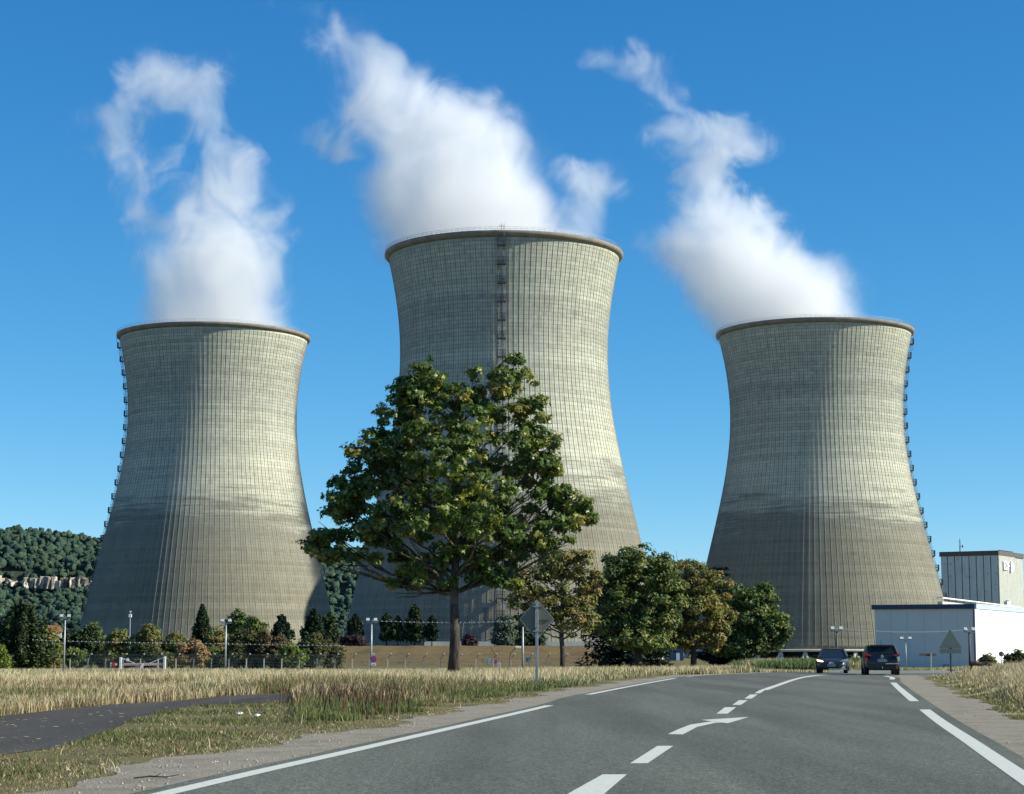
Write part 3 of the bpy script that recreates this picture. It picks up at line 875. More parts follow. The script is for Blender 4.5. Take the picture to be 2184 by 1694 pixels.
fo, HL, _ = hill('hill', [(-900, 1175), (-300, 1140), (0, 1134), (70, 1136), (110, 1140), (160, 1146), (215, 1152), (420, 1160), (700, 1176), (790, 1178), (1100, 1190), (1400, 1200), (1495, 1212), (1530, 1240)], 330, 1500, 5, True, 15000)
tag(fo, 'dense dark green wood covering the long hill behind the left tower', 'woodland', kind='stuff')
fo, HR, _ = hill('hill', [(1480, 1330), (1700, 1290), (1900, 1270), (2000, 1253), (2017, 1250), (2100, 1262), (2300, 1275), (2900, 1300)], 200, 1900, 6, None, 1800)
tag(fo, 'dark wood on the low far hill beside the tall grey block', 'woodland', kind='stuff')
# cliff band: upright rock buttresses on the left hill
r = np.random.default_rng(3)
cl = MB()
ycl = 1500 + 330 * .58
x = -560.0
while x < -330:
    wdt = r.uniform(3.5, 8)
    on = math.sin(x * .06) + math.sin(x * .17 + 1) + .6 * math.sin(x * .41)
    if on > -.9:
        z0 = float(HL(x, ycl)); hh = (8.5 + 3 * math.sin(x * .11) + r.uniform(-2.5, 2.5)) * (1.0 if on > 0 else .65)
        M_ = Matrix.Rotation(r.uniform(-.3, .3), 3, 'Z')
        pts = [(x + wdt * .5 * math.cos(a) * r.uniform(.7, 1.2), r.uniform(3, 7) * math.sin(a)) for a in np.linspace(0, 2 * PI, 9)[:-1]]
        lv = [0, .35, .7, 1.0]
        vs = []; 
        for q in lv:
            for (px, py) in pts: vs.append((px + r.uniform(-.6, .6), ycl - 12 + py * (1 - .2 * q) + r.uniform(-.8, .8), z0 - 1 + hh * q + r.uniform(-1, 1)))
        fs = [[a_ * 8 + k, a_ * 8 + (k + 1) % 8, a_ * 8 + 8 + (k + 1) % 8, a_ * 8 + 8 + k] for a_ in range(3) for k in range(8)] + [[24 + k for k in range(8)]]
        cl.add(vs, fs)
    x += wdt * r.uniform(.3, .55)
c_ = cl.build('cliff', M_cliff); tag(c_, kind='structure')

# ================================================================ trees and shrubs
def bark_material(name, lo, hi):
    m, N, L, B = new_mat(name)
    tc = N.new('ShaderNodeTexCoord').outputs['Object']
    a = noise(N, L, vscale(N, L, tc, (6, 6, 1.4)), 1.0, 6, .7); b = noise(N, L, tc, .9, 4, .6)
    c = ramp(N, L, a, [(.3, lo), (.6, hi)])
    c = mixc(N, L, ramp(N, L, b, [(.5, 0.0), (.62, .8)]), c, tuple(min(1, q * 1.8) for q in hi))
    L.new(c, B.inputs['Base Color']); B.inputs['Roughness'].default_value = .95; B.inputs['Specular IOR Level'].default_value = .1
    bn = N.new('ShaderNodeBump'); bn.inputs['Strength'].default_value = .9; bn.inputs['Distance'].default_value = .05
    L.new(a, bn.inputs['Height']); L.new(bn.outputs[0], B.inputs['Normal'])
    return m
M_bark = bark_material('grey_bark', (.022, .018, .015), (.085, .072, .056))
M_barkd = bark_material('dark_bark', (.02, .017, .014), (.07, .058, .045))

def leaves(r, cen, nor, size, fold=.25, lobed=False):
    """many small bent leaves: returns verts, tri faces"""
    n = len(cen)
    t = r.normal(size=(n, 3)); t -= nor * (t * nor).sum(1, keepdims=True); t /= np.linalg.norm(t, axis=1, keepdims=True) + 1e-9
    b = np.cross(nor, t)
    s = size[:, None]
    if lobed:     # five-pointed leaf: a fan of ten triangles is too dear, use three crossing points
        o = cen
        ang = np.array([0, .62, 1.25, 1.9, 2.55, 3.7, 4.35, 5.0, 5.65]) ; rad = np.array([1.05, .42, .95, .42, .6, .6, .42, .95, .42])
        pts = [o + (t * math.cos(a) + b * math.sin(a)) * s * q - nor * s * fold * q * q * .6 for a, q in zip(ang, rad)]
        V = np.stack([o] + pts, 1)
        k = len(pts)
        f = np.array([[0, 1 + i, 1 + (i + 1) % k] for i in range(k)])
    else:
        V = np.stack([cen - t * s, cen + b * s * .55 - nor * s * fold, cen + t * s, cen - b * s * .55 - nor * s * fold], 1)
        f = np.array([[0, 1, 2], [0, 2, 3]])
    F = (f[None] + (np.arange(n) * V.shape[1])[:, None, None]).reshape(-1, 3)
    return V, F
def crown_mesh(name, mat, r, blobs, nclump, per, csize, lsize, hue=(2, 2), shell=.55, lobed=False, top_hue=0.0, up=.5, flat=1.0):
    """blobs (x,y,z,rx,ry,rz) relative to the trunk foot; leaves gather in clumps in and on the blobs"""
    B_ = np.array(blobs, float)
    wgt = B_[:, 3] * B_[:, 4] + B_[:, 3] * B_[:, 5] + B_[:, 4] * B_[:, 5]; wgt = wgt ** .62; wgt /= wgt.sum()
    k = r.choice(len(B_), nclump, p=wgt)
    d = r.normal(size=(nclump, 3)); d /= np.linalg.norm(d, axis=1, keepdims=True)
    rad = shell + (1 - shell) * r.uniform(0, 1, nclump) ** .5
    rad = np.where(r.uniform(0, 1, nclump) < .2, r.uniform(.1, shell, nclump), rad)
    c = B_[k, :3] + d * rad[:, None] * B_[k, 3:6]
    cs = csize * r.uniform(.6, 1.35, nclump)
    ch = np.clip(r.beta(hue[0], hue[1], nclump), 0, 1); cb = r.uniform(0, 1, nclump)
    npc = np.maximum(4, (per * (cs / csize) ** 2 * r.uniform(.6, 1.3, nclump))).astype(int)
    idx = np.repeat(np.arange(nclump), npc); n = len(idx)
    q = r.normal(size=(n, 3)); q /= np.linalg.norm(q, axis=1, keepdims=True)
    rr_ = r.uniform(.15, 1, n) ** .6
    off = q * rr_[:, None] * cs[idx][:, None] * np.array([1, 1, .62 * flat])
    cen = c[idx] + off
    nor = q * .55 + d[idx] * .35 + np.array([0, 0, up]) + r.normal(size=(n, 3)) * .45
    nor /= np.linalg.norm(nor, axis=1, keepdims=True)
    V, F = leaves(r, cen, nor, lsize * r.uniform(.65, 1.3, n), .3, lobed)
    h = np.clip(ch[idx] + r.normal(size=n) * .13 + top_hue * (cen[:, 2] - B_[:, 2].mean()) / (np.ptp(B_[:, 2]) + 1), 0, 1)
    cc = np.stack([h, np.clip(cb[idx] * .5 + r.uniform(0, .5, n), 0, 1), np.zeros(n)], -1)
    cc = np.repeat(cc[:, None, :], V.shape[1], 1).reshape(-1, 3)
    return np_mesh(name, V.reshape(-1, 3), F, mat, False, None, cc), c, k
def trunk_mesh(mb, r, h, r0, r1, lean=(0, 0), n=12, wig=.05, top=None):
    pts = []; rs = []
    for i in range(n):
        t = i / (n - 1)
        pts.append((lean[0] * t + wig * math.sin(i * 1.3), lean[1] * t + wig * math.cos(i * 1.7), h * t - .3 * (i == 0)))
        rs.append((r0 + (r1 - r0) * t) * (1 + .45 * math.exp(-t * 16)))
    mb.tube(pts, rs, 10)
    return pts, rs
def branch(mb, a, b, ra, rb, r, n=6, sag=.0, sides=6):
    a = Vector(a); b = Vector(b); L_ = (b - a).length
    pts = []; rs = []
    for i in range(n):
        t = i / (n - 1)
        p = a.lerp(b, t) + Vector((r.normal() * .035, r.normal() * .035, r.normal() * .03)) * L_ * math.sin(PI * t) + Vector((0, 0, sag * L_ * math.sin(PI * t)))
        pts.append(p); rs.append(ra + (rb - ra) * t)
    mb.tube(pts, rs, sides, False)
def deciduous(name, label, cat, foot, blobs, trunk_h, tr, leafmat, barkmat, seed, nclump, per, csize, lsize, group=None, hue=(2, 2), shell=.55, nlimb=26, lobed=False, top_hue=0.0, bare=0, lean=(0, 0)):
    r = np.random.default_rng(seed)
    t = thing(name, label, cat, foot, 0, group)
    me, cl_, kk = crown_mesh('crown', leafmat, r, blobs, nclump, per, csize, lsize, hue, shell, lobed, top_hue)
    obj('crown', me, t)
    mb = MB()
    pts, rs = trunk_mesh(mb, r, trunk_h, tr, tr * .25, lean)
    mb.build('trunk', barkmat, t, True)
    if nlimb:
        lb = MB(); split = nlimb > 15
        sel = r.choice(len(cl_), min(nlimb, len(cl_)), replace=False)
        zmin = min(b[2] - b[5] for b in blobs)
        for s in sel:
            c = Vector(cl_[s])
            hz = max(zmin * .95, min(trunk_h * .92, c.z - math.hypot(c.x, c.y) * .75))
            f = hz / trunk_h
            q = Vector((lean[0] * f, lean[1] * f, hz))
            ra = tr * (1 - f * .75) * .42
            mid = q.lerp(c, .5) + Vector((0, 0, -.06 * (c - q).length))
            branch(lb, q, mid, ra, ra * .6, r); branch(lb, mid, c, ra * .6, ra * .22, r)
            for _ in range(2):
                c2 = c + Vector(r.normal(size=3)) * csize * .8
                branch(lb, mid, c2, ra * .4, .012, r, 4, 0, 4)
            if split: lb.build('limb', barkmat, t, True); lb = MB()
        for _ in range(bare):    # leafless twigs poking out of the crown
            s = r.integers(len(cl_)); c = Vector(cl_[s]); dr = Vector((c.x, c.y, (c.z - trunk_h * .6))).normalized()
            for _k in range(5):
                e = c + (dr + Vector(r.normal(size=3)) * .35) * csize * 1.5
                branch(lb, c, e, .02, .008, r, 4, 0, 4)
        if lb.v: q_ = lb.build('twigs', barkmat, t, True); q_['kind'] = 'stuff'
    return t
M_maple = leaf_material('maple_leaves', [(.050, .095, .028), (.085, .140, .033), (.155, .200, .042), (.27, .265, .065), (.34, .26, .08)], .28, .38)
M_mapdark = leaf_material('dark_green_leaves', [(.044, .084, .028), (.072, .120, .033), (.125, .170, .042), (.20, .19, .055)], .25, .55)
M_autumn = leaf_material('rusty_autumn_leaves', [(.070, .115, .032), (.12, .16, .04), (.20, .19, .055), (.26, .19, .075)], .28, .6)
M_yellow = leaf_material('yellowing_leaves', [(.05, .07, .016), (.10, .11, .022), (.16, .145, .03), (.22, .15, .04)], .28, .6)
M_tan = leaf_material('tan_leaves', [(.14, .11, .04), (.24, .17, .07), (.32, .22, .11), (.26, .14, .07)], .25, .7)
M_olive = leaf_material('olive_leaves', [(.04, .055, .02), (.065, .078, .026), (.10, .10, .035), (.13, .11, .045)], .25, .7)
M_lime = leaf_material('lime_leaves', [(.06, .11, .02), (.10, .16, .025), (.17, .20, .03), (.2, .19, .03)], .3, .6)
M_rust = leaf_material('rust_red_leaves', [(.06, .06, .025), (.09, .07, .03), (.13, .08, .035), (.10, .095, .035)], .2, .7)
M_purple = leaf_material('purple_leaves', [(.025, .014, .018), (.04, .02, .024), (.05, .03, .026)], .15, .7)
M_conif = leaf_material('dark_conifer_needles', [(.015, .036, .020), (.024, .050, .024), (.038, .066, .028)], .1, .8)
M_pine = leaf_material('pine_needles', [(.030, .055, .024), (.045, .075, .028), (.075, .10, .034)], .12, .8)
M_cedar = leaf_material('blue_cedar_needles', [(.010, .024, .020), (.016, .034, .026), (.026, .046, .032)], .1, .8)
M_willow = leaf_material('silver_willow_leaves', [(.07, .11, .08), (.10, .14, .10), (.13, .17, .12)], .25, .7)

# --- the big maple: blobs from the picture outline (u, v, half widths in px), 100 m ahead
def px_blobs(foot_u, D, items, foot_z, dr=.75, seed=1):
    """items (u, v, ru, rv[, dy]) in picture pixels -> blobs in metres from the foot"""
    fx = at(foot_u, D).x
    out = []; r = np.random.default_rng(seed)
    for it in items:
        u, v, ru, rv = it[:4]
        p = P(u, v, D); p1 = P(u + ru, v, D); p2 = P(u, v - rv, D)
        rx = p1.x - p.x; rz = p2.z - p.z
        dy = it[4] * 1.0 if len(it) > 4 else r.uniform(-.45, .45) * rx
        out.append((p.x - fx, dy, p.z - foot_z, rx, rx * dr, rz))
    return out
DM = 100.0
fm = at(967, DM)
big = [(800, 940, 40, 24), (775, 985, 46, 30), (745, 1040, 40, 26), (735, 1090, 40, 24), (840, 880, 36, 34), (1150, 960, 44, 26), (1195, 1055, 34, 20), (1230, 1080, 30, 20), (1140, 880, 30, 30), (915, 800, 32, 38), (885, 850, 52, 50), (1010, 790, 14, 24), (1085, 800, 40, 42), (1060, 850, 62, 45), (1130, 830, 28, 34), (860, 835, 28, 26), (960, 840, 55, 40),
       (870, 920, 62, 50), (980, 900, 75, 60), (1090, 915, 60, 55), (1160, 935, 34, 26), (790, 965, 50, 30), (850, 985, 62, 42), (1120, 990, 78, 42), (1180, 1000, 30, 20),
       (770, 1020, 56, 38), (740, 1065, 44, 28), (850, 1060, 80, 50), (960, 1010, 95, 75), (1060, 1070, 90, 55), (1180, 1075, 55, 36), (1235, 1105, 34, 30), (1160, 1125, 72, 36),
       (690, 1150, 46, 24), (700, 1180, 30, 14), (770, 1120, 58, 34), (860, 1130, 90, 48), (980, 1120, 100, 60), (1090, 1150, 80, 40), (1180, 1160, 50, 22),
       (780, 1185, 40, 14), (890, 1200, 70, 26), (850, 1240, 34, 16), (930, 1235, 44, 18), (1040, 1210, 60, 32), (1075, 1240, 34, 14), (1000, 1190, 60, 26),
       (960, 1060, 100, 80, 2.2), (940, 960, 90, 70, -2.4), (1020, 1080, 90, 70, -2.6), (900, 1100, 80, 50, -2.8), (1060, 980, 70, 60, 2.4)]
bl = px_blobs(967, DM, big, fm.z, .9)
deciduous('maple_tree', 'big broad green maple standing in dry grass before the middle tower, tallest tree', 'tree', fm, bl, P(975, 860, DM).z - fm.z, .28, M_maple, M_bark, 11,
          1000, 42, .44, .165, None, (1.6, 2.6), .70, 70, True, .12, 0, (.25, 0))

# --- row of roadside trees to the right of it
def row_tree(name, label, u0, D, items, tr, mat, bark, seed, ncl, per, cs, ls, hue, lean=(0, 0), dr=.85, shell=.6, bare=0, nl=34, toph=0.0, cat='tree', group=None):
    f = at(u0, D)
    rr0 = np.random.default_rng(seed + 500); extra = []
    for it in items:
        for _ in range(2):
            a = rr0.uniform(0, 6.28); extra.append((it[0] + math.cos(a) * it[2] * 1.0, it[1] + math.sin(a) * it[3] * .95, it[2] * rr0.uniform(.2, .38), it[3] * rr0.uniform(.2, .38)))
    b = px_blobs(u0, D, [(i_[0], i_[1], i_[2] * .92, i_[3] * .92) for i_ in items] + extra, f.z, dr, seed)
    topv = min(i[1] - i[3] * .4 for i in items)
    return deciduous(name, label, cat, f, b, P(u0, topv, D).z - f.z, tr, mat, bark, seed, ncl, per, cs, ls, group, hue, shell, nl, False, toph, bare, lean)
row_tree('maple_tree', 'thin crowned rust tinged tree just right of the diamond sign', 1199, 150,
         [(1165, 1215, 50, 34), (1240, 1215, 34, 36), (1200, 1190, 40, 22), (1120, 1240, 40, 30), (1190, 1265, 70, 42), (1245, 1280, 34, 44), (1100, 1275, 26, 18), (1225, 1330, 44, 34), (1160, 1320, 50, 26), (1255, 1240, 26, 28)],
         .22, M_autumn, M_bark, 21, 330, 34, .5, .15, (2.6, 1.6), bare=6, shell=.5)
row_tree('round_tree', 'dense dark green round tree over the white props, biggest of the roadside row', 1360, 160,
         [(1360, 1195, 52, 36), (1320, 1225, 44, 40), (1410, 1225, 42, 38), (1290, 1275, 34, 44), (1360, 1270, 78, 56), (1430, 1270, 36, 46), (1330, 1330, 66, 42), (1400, 1330, 60, 40), (1360, 1365, 60, 26), (1290, 1330, 30, 34)],
         .3, M_mapdark, M_barkd, 22, 620, 40, .58, .16, (2.2, 1.7), nl=30)
row_tree('chestnut_tree', 'yellow brown leaved tree between the two dark round trees by the road', 1478, 172,
         [(1476, 1225, 32, 32), (1450, 1260, 40, 34), (1510, 1250, 36, 34), (1480, 1300, 66, 46), (1530, 1290, 34, 40), (1440, 1320, 42, 34), (1520, 1345, 40, 34), (1470, 1360, 46, 24)],
         .26, M_autumn, M_bark, 23, 430, 38, .55, .16, (3.2, 1.4), bare=5, nl=34)
row_tree('round_tree', 'low dark green tree at the right end of the roadside row, beside the weeds', 1596, 186,
         [(1590, 1275, 42, 30), (1625, 1285, 38, 34), (1565, 1315, 40, 40), (1640, 1335, 40, 44), (1600, 1340, 66, 50), (1580, 1380, 52, 26), (1635, 1375, 42, 22)],
         .28, M_mapdark, M_barkd, 24, 480, 38, .6, .17, (1.7, 2.2), nl=22)

# --- conifers: tiers of drooping or level branches
def conifer(name, label, u0, D, vtop, half, kind, mat, seed, group=None, tiers=16, vbase=None, cat='tree', nleaf=60, lsize=.16, foot=None, bark=None):
    r = np.random.default_rng(seed)
    f = foot if foot is not None else at(u0, D)
    H_ = P(u0, vtop, D).z - f.z
    px = D / FPX
    Rm = half * px
    t = thing(name, label, cat, f, 0, group)
    cen = []; nor = []; hu = []; lb = MB()
    z0 = (H_ * .06 if vbase is None else P(u0, vbase, D).z - f.z)
    for i in range(tiers):
        q = i / (tiers - 1)
        z = z0 + (H_ - z0) * q ** .92
        if kind == 'spruce': L_ = Rm * (1 - q) ** .8 + .15; droop = -.18; nb = 9
        elif kind == 'cedar': L_ = Rm * (.55 + .5 * math.sin(min(1, (1 - q) * 1.4) * PI * .62)) * r.uniform(.75, 1.1); droop = .02; nb = 7
        else: L_ = Rm * ((1 - q) ** .6 * (1.0 if q > .12 else .8) + .06) * r.uniform(.68, 1.18); droop = .10; nb = 8
        a0 = r.uniform(0, 6.28)
        for b in range(nb):
            a = a0 + 2 * PI * b / nb + r.uniform(-.3, .3); LL_ = L_ * r.uniform(.7, 1.12)
            e = Vector((math.cos(a) * LL_, math.sin(a) * LL_, z + droop * LL_ + (-.1 * LL_ if kind == 'cedar' else 0)))
            lb.tube([(0, 0, z), tuple(Vector((0, 0, z)).lerp(e, .55) + Vector((0, 0, .04 * LL_))), tuple(e)], [.05 + .02 * H_ * .1, .03, .012], 4, False)
            n = int(nleaf * max(.25, LL_ / Rm))
            s = r.uniform(.12, 1.05, n) ** .8
            wd = (.16 if kind == 'spruce' else .26) * LL_
            c = np.stack([e.x * s, e.y * s, z + (e.z - z) * s], -1)
            sd_ = np.array([-math.sin(a), math.cos(a), 0])
            lat = r.normal(size=n) * wd * (1.15 - s * .7) * .6
            c = c + sd_ * lat[:, None] + np.stack([np.zeros(n), np.zeros(n), r.normal(size=n) * (.05 if kind != 'pine' else .16) * LL_ - (abs(lat) * .3 if kind == 'spruce' else 0)], -1)
            cen.append(c); nn = np.array([0, 0, 1.0]) + r.normal(size=(n, 3)) * (.35 if kind == 'cedar' else .6); nor.append(nn / np.linalg.norm(nn, axis=1, keepdims=True))
            hu.append(np.full(n, r.beta(2, 2)))
    cen = np.concatenate(cen); nor = np.concatenate(nor); hu = np.concatenate(hu)
    V, F = leaves(r, cen, nor, lsize * r.uniform(.7, 1.4, len(cen)), .2)
    cc = np.stack([np.clip(hu + r.normal(size=len(hu)) * .15, 0, 1), r.uniform(0, 1, len(hu)), np.zeros(len(hu))], -1)
    obj('crown', np_mesh('crown', V.reshape(-1, 3), F, mat, False, None, np.repeat(cc[:, None, :], 4, 1).reshape(-1, 3)), t)
    q_ = lb.build('branches', M_barkd, t, True); q_['kind'] = 'stuff'
    mb = MB(); trunk_mesh(mb, r, H_ * .98, max(.12, H_ * .02), .03, wig=.03); mb.build('trunk', bark or M_barkd, t, True)
    return t
conifer('cedar_tree', 'dark blue green cedar with level branches below the biggest round tree', 1345, 172, 1250, 96, 'cedar', M_cedar, 31, None, 13, 1408, nleaf=150, lsize=.2)
conifer('cedar_tree', 'dark cedar top showing between the yellowing tree and the right tower', 1535, 200, 1212, 50, 'cedar', M_cedar, 32, None, 16, 1405, nleaf=110, lsize=.2)
conifer('cedar_tree', 'low spreading blue green conifer at the foot of the roadside trees', 1545, 190, 1372, 52, 'cedar', M_cedar, 33, None, 7, 1410, nleaf=120, lsize=.18)

# --- trees behind the fence on the left
def lefttree(name, label, u, D, vtop, vbot, half, mat, seed, hue=(2, 2), cat='tree', ncl=95, group=None, foot=None, trunk=.14):
    r = np.random.default_rng(seed)
    half *= 1.18; vbot += 14; ncl = int(ncl * 1.5)
    cv = (vtop + vbot) / 2; hv = (vbot - vtop) / 2
    items = [(u, cv, half * .85, hv * .85), (u - half * .3, cv + hv * .45, half * .6, hv * .5), (u + half * .3, cv + hv * .45, half * .6, hv * .5)]
    for _ in range(7):
        a = r.uniform(0, 6.28); items.append((u + math.cos(a) * half * .55, cv + math.sin(a) * hv * .5, half * r.uniform(.3, .5), hv * r.uniform(.3, .5)))
    items.append((u + r.uniform(-.3, .3) * half, vtop + hv * .35, half * .35, hv * .35))
    f = foot if foot is not None else at(u, D)
    b = px_blobs(u, D, items, f.z, .9, seed)
    s = D / 270.0
    return deciduous(name, label, cat, f, b, P(u, vtop + hv * .5, D).z - f.z, trunk, mat, M_barkd, seed, ncl, 34, .62 * s, .19 * s, group, hue, .5, 12)
GA = 'trees behind the perimeter fence'
conifer('pine_tree', 'tall dark pine at the left edge of the picture, behind the dry field', 45, 262, 1284, 74, 'pine', M_pine, 41, GA, 15, 1424, nleaf=230, lsize=.26)
lefttree('bush', 'yellow green bush cut off by the left edge, under the tall pine', -4, 255, 1372, 1424, 22, M_lime, 42, group=GA, cat='bush')
lefttree('tree', 'brown leaved tree directly right of the tall pine', 100, 262, 1332, 1424, 30, M_autumn, 43, (3, 1.6), group=GA, ncl=150)
conifer('pine_tree', 'bushy green pine behind the leftmost floodlight pole', 148, 292, 1352, 36, 'pine', M_pine, 44, GA, 9, 1402, nleaf=170, lsize=.26)
conifer('pine_tree', 'wide green pine left of the ochre trees, level top', 190, 292, 1338, 38, 'pine', M_pine, 45, GA, 10, 1400, nleaf=190, lsize=.26)
lefttree('tree', 'dark green tree behind the pines at the dark foot of the left tower', 195, 330, 1322, 1400, 26, M_mapdark, 46, group=GA)
conifer('spruce_tree', 'small dark spruce tip left of the ochre trees', 240, 285, 1352, 14, 'spruce', M_conif, 47, GA, 10, 1400, nleaf=60, lsize=.22)
lefttree('tree', 'ochre leaved tree left of the thin camera mast', 255, 268, 1340, 1412, 32, M_autumn, 48, (3, 1.5), group=GA, ncl=150)
lefttree('tree', 'tallest ochre leaved tree above the barrier, with a pointed top', 318, 268, 1330, 1412, 34, M_autumn, 49, (2.6, 1.6), group=GA, ncl=170)
lefttree('shrub', 'olive shrub directly behind the red and white barrier', 308, 258, 1372, 1412, 40, M_olive, 50, group=GA, cat='bush', ncl=130)
lefttree('tree', 'ochre leaved tree right above the right barrier post', 368, 268, 1345, 1412, 34, M_autumn, 51, (3.2, 1.4), group=GA, ncl=150)
lefttree('bush', 'pale tan leaved bush behind the fence, lightest of all', 408, 262, 1362, 1410, 31, M_tan, 52, group=GA, cat='bush', ncl=130)
conifer('spruce_tree', 'pointed grey green spruce standing before the left tower', 430, 292, 1291, 24, 'spruce', M_pine, 53, GA, 18, 1378, nleaf=110, lsize=.24)
lefttree('tree', 'brown leaved tree right of the pointed spruce', 460, 285, 1334, 1400, 24, M_autumn, 54, (3.5, 1.2), group=GA)
lefttree('tree', 'round dark green tree behind the second floodlight pole', 505, 300, 1297, 1390, 28, M_mapdark, 55, group=GA, ncl=150)
lefttree('tree', 'mid green tree sloping down right of the round dark tree', 540, 296, 1318, 1395, 34, M_mapdark, 56, (2.5, 1.5), group=GA, ncl=150)
lefttree('bush', 'olive bush in front of the mid green tree', 520, 270, 1338, 1410, 38, M_olive, 57, group=GA, cat='bush', ncl=170)
lefttree('bush', 'rust brown bush left of the lime green one', 578, 270, 1345, 1410, 36, M_rust, 58, (2, 2), group=GA, cat='bush', ncl=170)
lefttree('bush', 'bright lime green bush low behind the fence', 622, 264, 1374, 1412, 24, M_lime, 59, group=GA, cat='bush', ncl=100)
conifer('pine_tree', 'small dark pine standing alone before the pale tower wall', 600, 292, 1313, 26, 'pine', M_conif, 60, GA, 12, 1372, nleaf=130, lsize=.24)
conifer('pine_tree', 'dark pine in front of the shaded right foot of the left tower', 668, 296, 1301, 28, 'pine', M_conif, 61, GA, 13, 1380, nleaf=150, lsize=.24)
conifer('pine_tree', 'dark pine just left of the third floodlight pole', 702, 300, 1308, 24, 'pine', M_pine, 62, GA, 12, 1380, nleaf=140, lsize=.24)
lefttree('bush', 'olive bush below the two dark pines', 662, 270, 1352, 1410, 34, M_olive, 63, group=GA, cat='bush', ncl=150)
lefttree('bush', 'brownish bush at the left end of the bare bank', 704, 272, 1365, 1412, 28, M_olive, 64, (4, 1.2), group=GA, cat='bush', ncl=120)
lefttree('bush', 'dark shaded scrub below the brown tree and spruce', 448, 275, 1380, 1412, 26, M_mapdark, 65, group=GA, cat='bush', ncl=90)
lefttree('bush', 'dark scrub between the lime bush and rust bush', 595, 278, 1375, 1412, 26, M_mapdark, 66, group=GA, cat='bush', ncl=90)
for k, (u_, w_, m_, lb_) in enumerate((
        (232, 26, M_olive, 'low olive scrub left of the barrier counterweight, behind the fence'),
        (385, 26, M_olive, 'low olive scrub just right of the right barrier post, behind the fence'),
        (345, 24, M_mapdark, 'dark green undergrowth beneath the ochre trees behind the barrier'),
        (484, 24, M_olive, 'low scrub around the foot of the second floodlight pole'),
        (548, 26, M_mapdark, 'dark green undergrowth between the olive bush and the rust brown bush'),
        (645, 24, M_olive, 'low scrub just right of the lime green bush'),
        (165, 30, M_mapdark, 'dark undergrowth right of the leftmost floodlight pole'))):
    lefttree('bush', lb_, u_, 274, 1380, 1410, w_, m_, 90 + k, group=GA, cat='bush', ncl=70)
# --- on top of the embankment
def bankfoot(u, D):
    p = P(u, 1379, D); return Vector((p.x, D, 2.3))
GB = 'trees on top of the embankment'
for (u, vt, hf, sd_, nm, lb_, mt_) in (
        (757, 1312, 21, 71, 'pine_tree', 'leftmost dark pine on the bank, over the purple hedge', M_conif),
        (824, 1310, 18, 72, 'pine_tree', 'narrow pine on the bank, second from the left', M_pine),
        (848, 1316, 17, 73, 'pine_tree', 'short pine tucked between the narrow pine and the tallest pine', M_pine),
        (884, 1291, 24, 74, 'pine_tree', 'tallest pine on the bank, just left of the maple trunk', M_pine),
        (921, 1315, 18, 75, 'pine_tree', 'dark pine on the bank nearest the maple trunk', M_conif)):
    conifer(nm, lb_, u, 440, vt, hf, 'pine', mt_, sd_, GB, 12, 1362, nleaf=110, lsize=.34, foot=bankfoot(u, 440))
lefttree('hedge', 'dark purple hedge on the bank below the leftmost pine', 745, 436, 1356, 1376, 36, M_purple, 76, cat='hedge', ncl=120, foot=bankfoot(745, 436), group=GB)
lefttree('shrub', 'small dark purple tree on the bank just right of the maple trunk', 1000, 436, 1354, 1372, 13, M_purple, 77, cat='shrub', ncl=50, foot=bankfoot(1000, 436), group=GB)
lefttree('willow_tree', 'pale silvery tree at the foot of the middle tower ladder', 1078, 440, 1309, 1374, 24, M_willow, 78, ncl=140, foot=bankfoot(1078, 440), group=GB)
lefttree('tree', 'dark green tree on the bank behind the diamond sign', 1125, 442, 1330, 1376, 34, M_conif, 79, ncl=150, foot=bankfoot(1125, 442), group=GB)
# --- near right
def spray_bush(name, label, u, D, vtop, half, seed, mat):
    return lefttree(name, label, u, D, vtop, vtop + 42, half, mat, seed, cat='bush', ncl=70)
b1 = at(2110, 205); lefttree('bush', 'low olive bush before the lit white wall, left of the round sign', 2108, 205, 1396, 1424, 22, M_olive, 81, cat='bush', ncl=90)
lefttree('bush', 'taller olive bush cut off by the right edge', 2172, 190, 1386, 1424, 26, M_olive, 82, cat='bush', ncl=110)

# ================================================================ grass and weeds
def grass_material():
    m, N, L, B = new_mat('grass_blades')
    a = N.new('ShaderNodeAttribute'); a.attribute_name = 'tint'
    L.new(a.outputs['Color'], B.inputs['Base Color']); B.inputs['Roughness'].default_value = .75; B.inputs['Specular IOR Level'].default_value = .25
    tr = N.new('ShaderNodeBsdfTranslucent'); L.new(a.outputs['Color'], tr.inputs['Color'])
    mx = N.new('ShaderNodeMixShader'); mx.inputs[0].default_value = .22
    L.new(B.outputs[0], mx.inputs[1]); L.new(tr.outputs[0], mx.inputs[2]); L.new(mx.outputs[0], N['Material Output'].inputs['Surface'])
    return m
M_grass = grass_material()
def vnoise(x, y, s, seed=0):
    """smooth patches 0..1"""
    r = np.random.default_rng(1000 + seed); o = np.zeros_like(x)
    tot = 0
    for k in range(7):
        a = r.uniform(0, 6.28); f = s * r.uniform(.5, 1.9); ph = r.uniform(0, 6.28)
        o += np.sin((x * np.cos(a) + y * np.sin(a)) * f + ph + 1.3 * np.sin((x * np.sin(a) - y * np.cos(a)) * f * .7 + ph * 2)); tot += 1
    return np.clip(.5 + o / tot * .9, 0, 1)
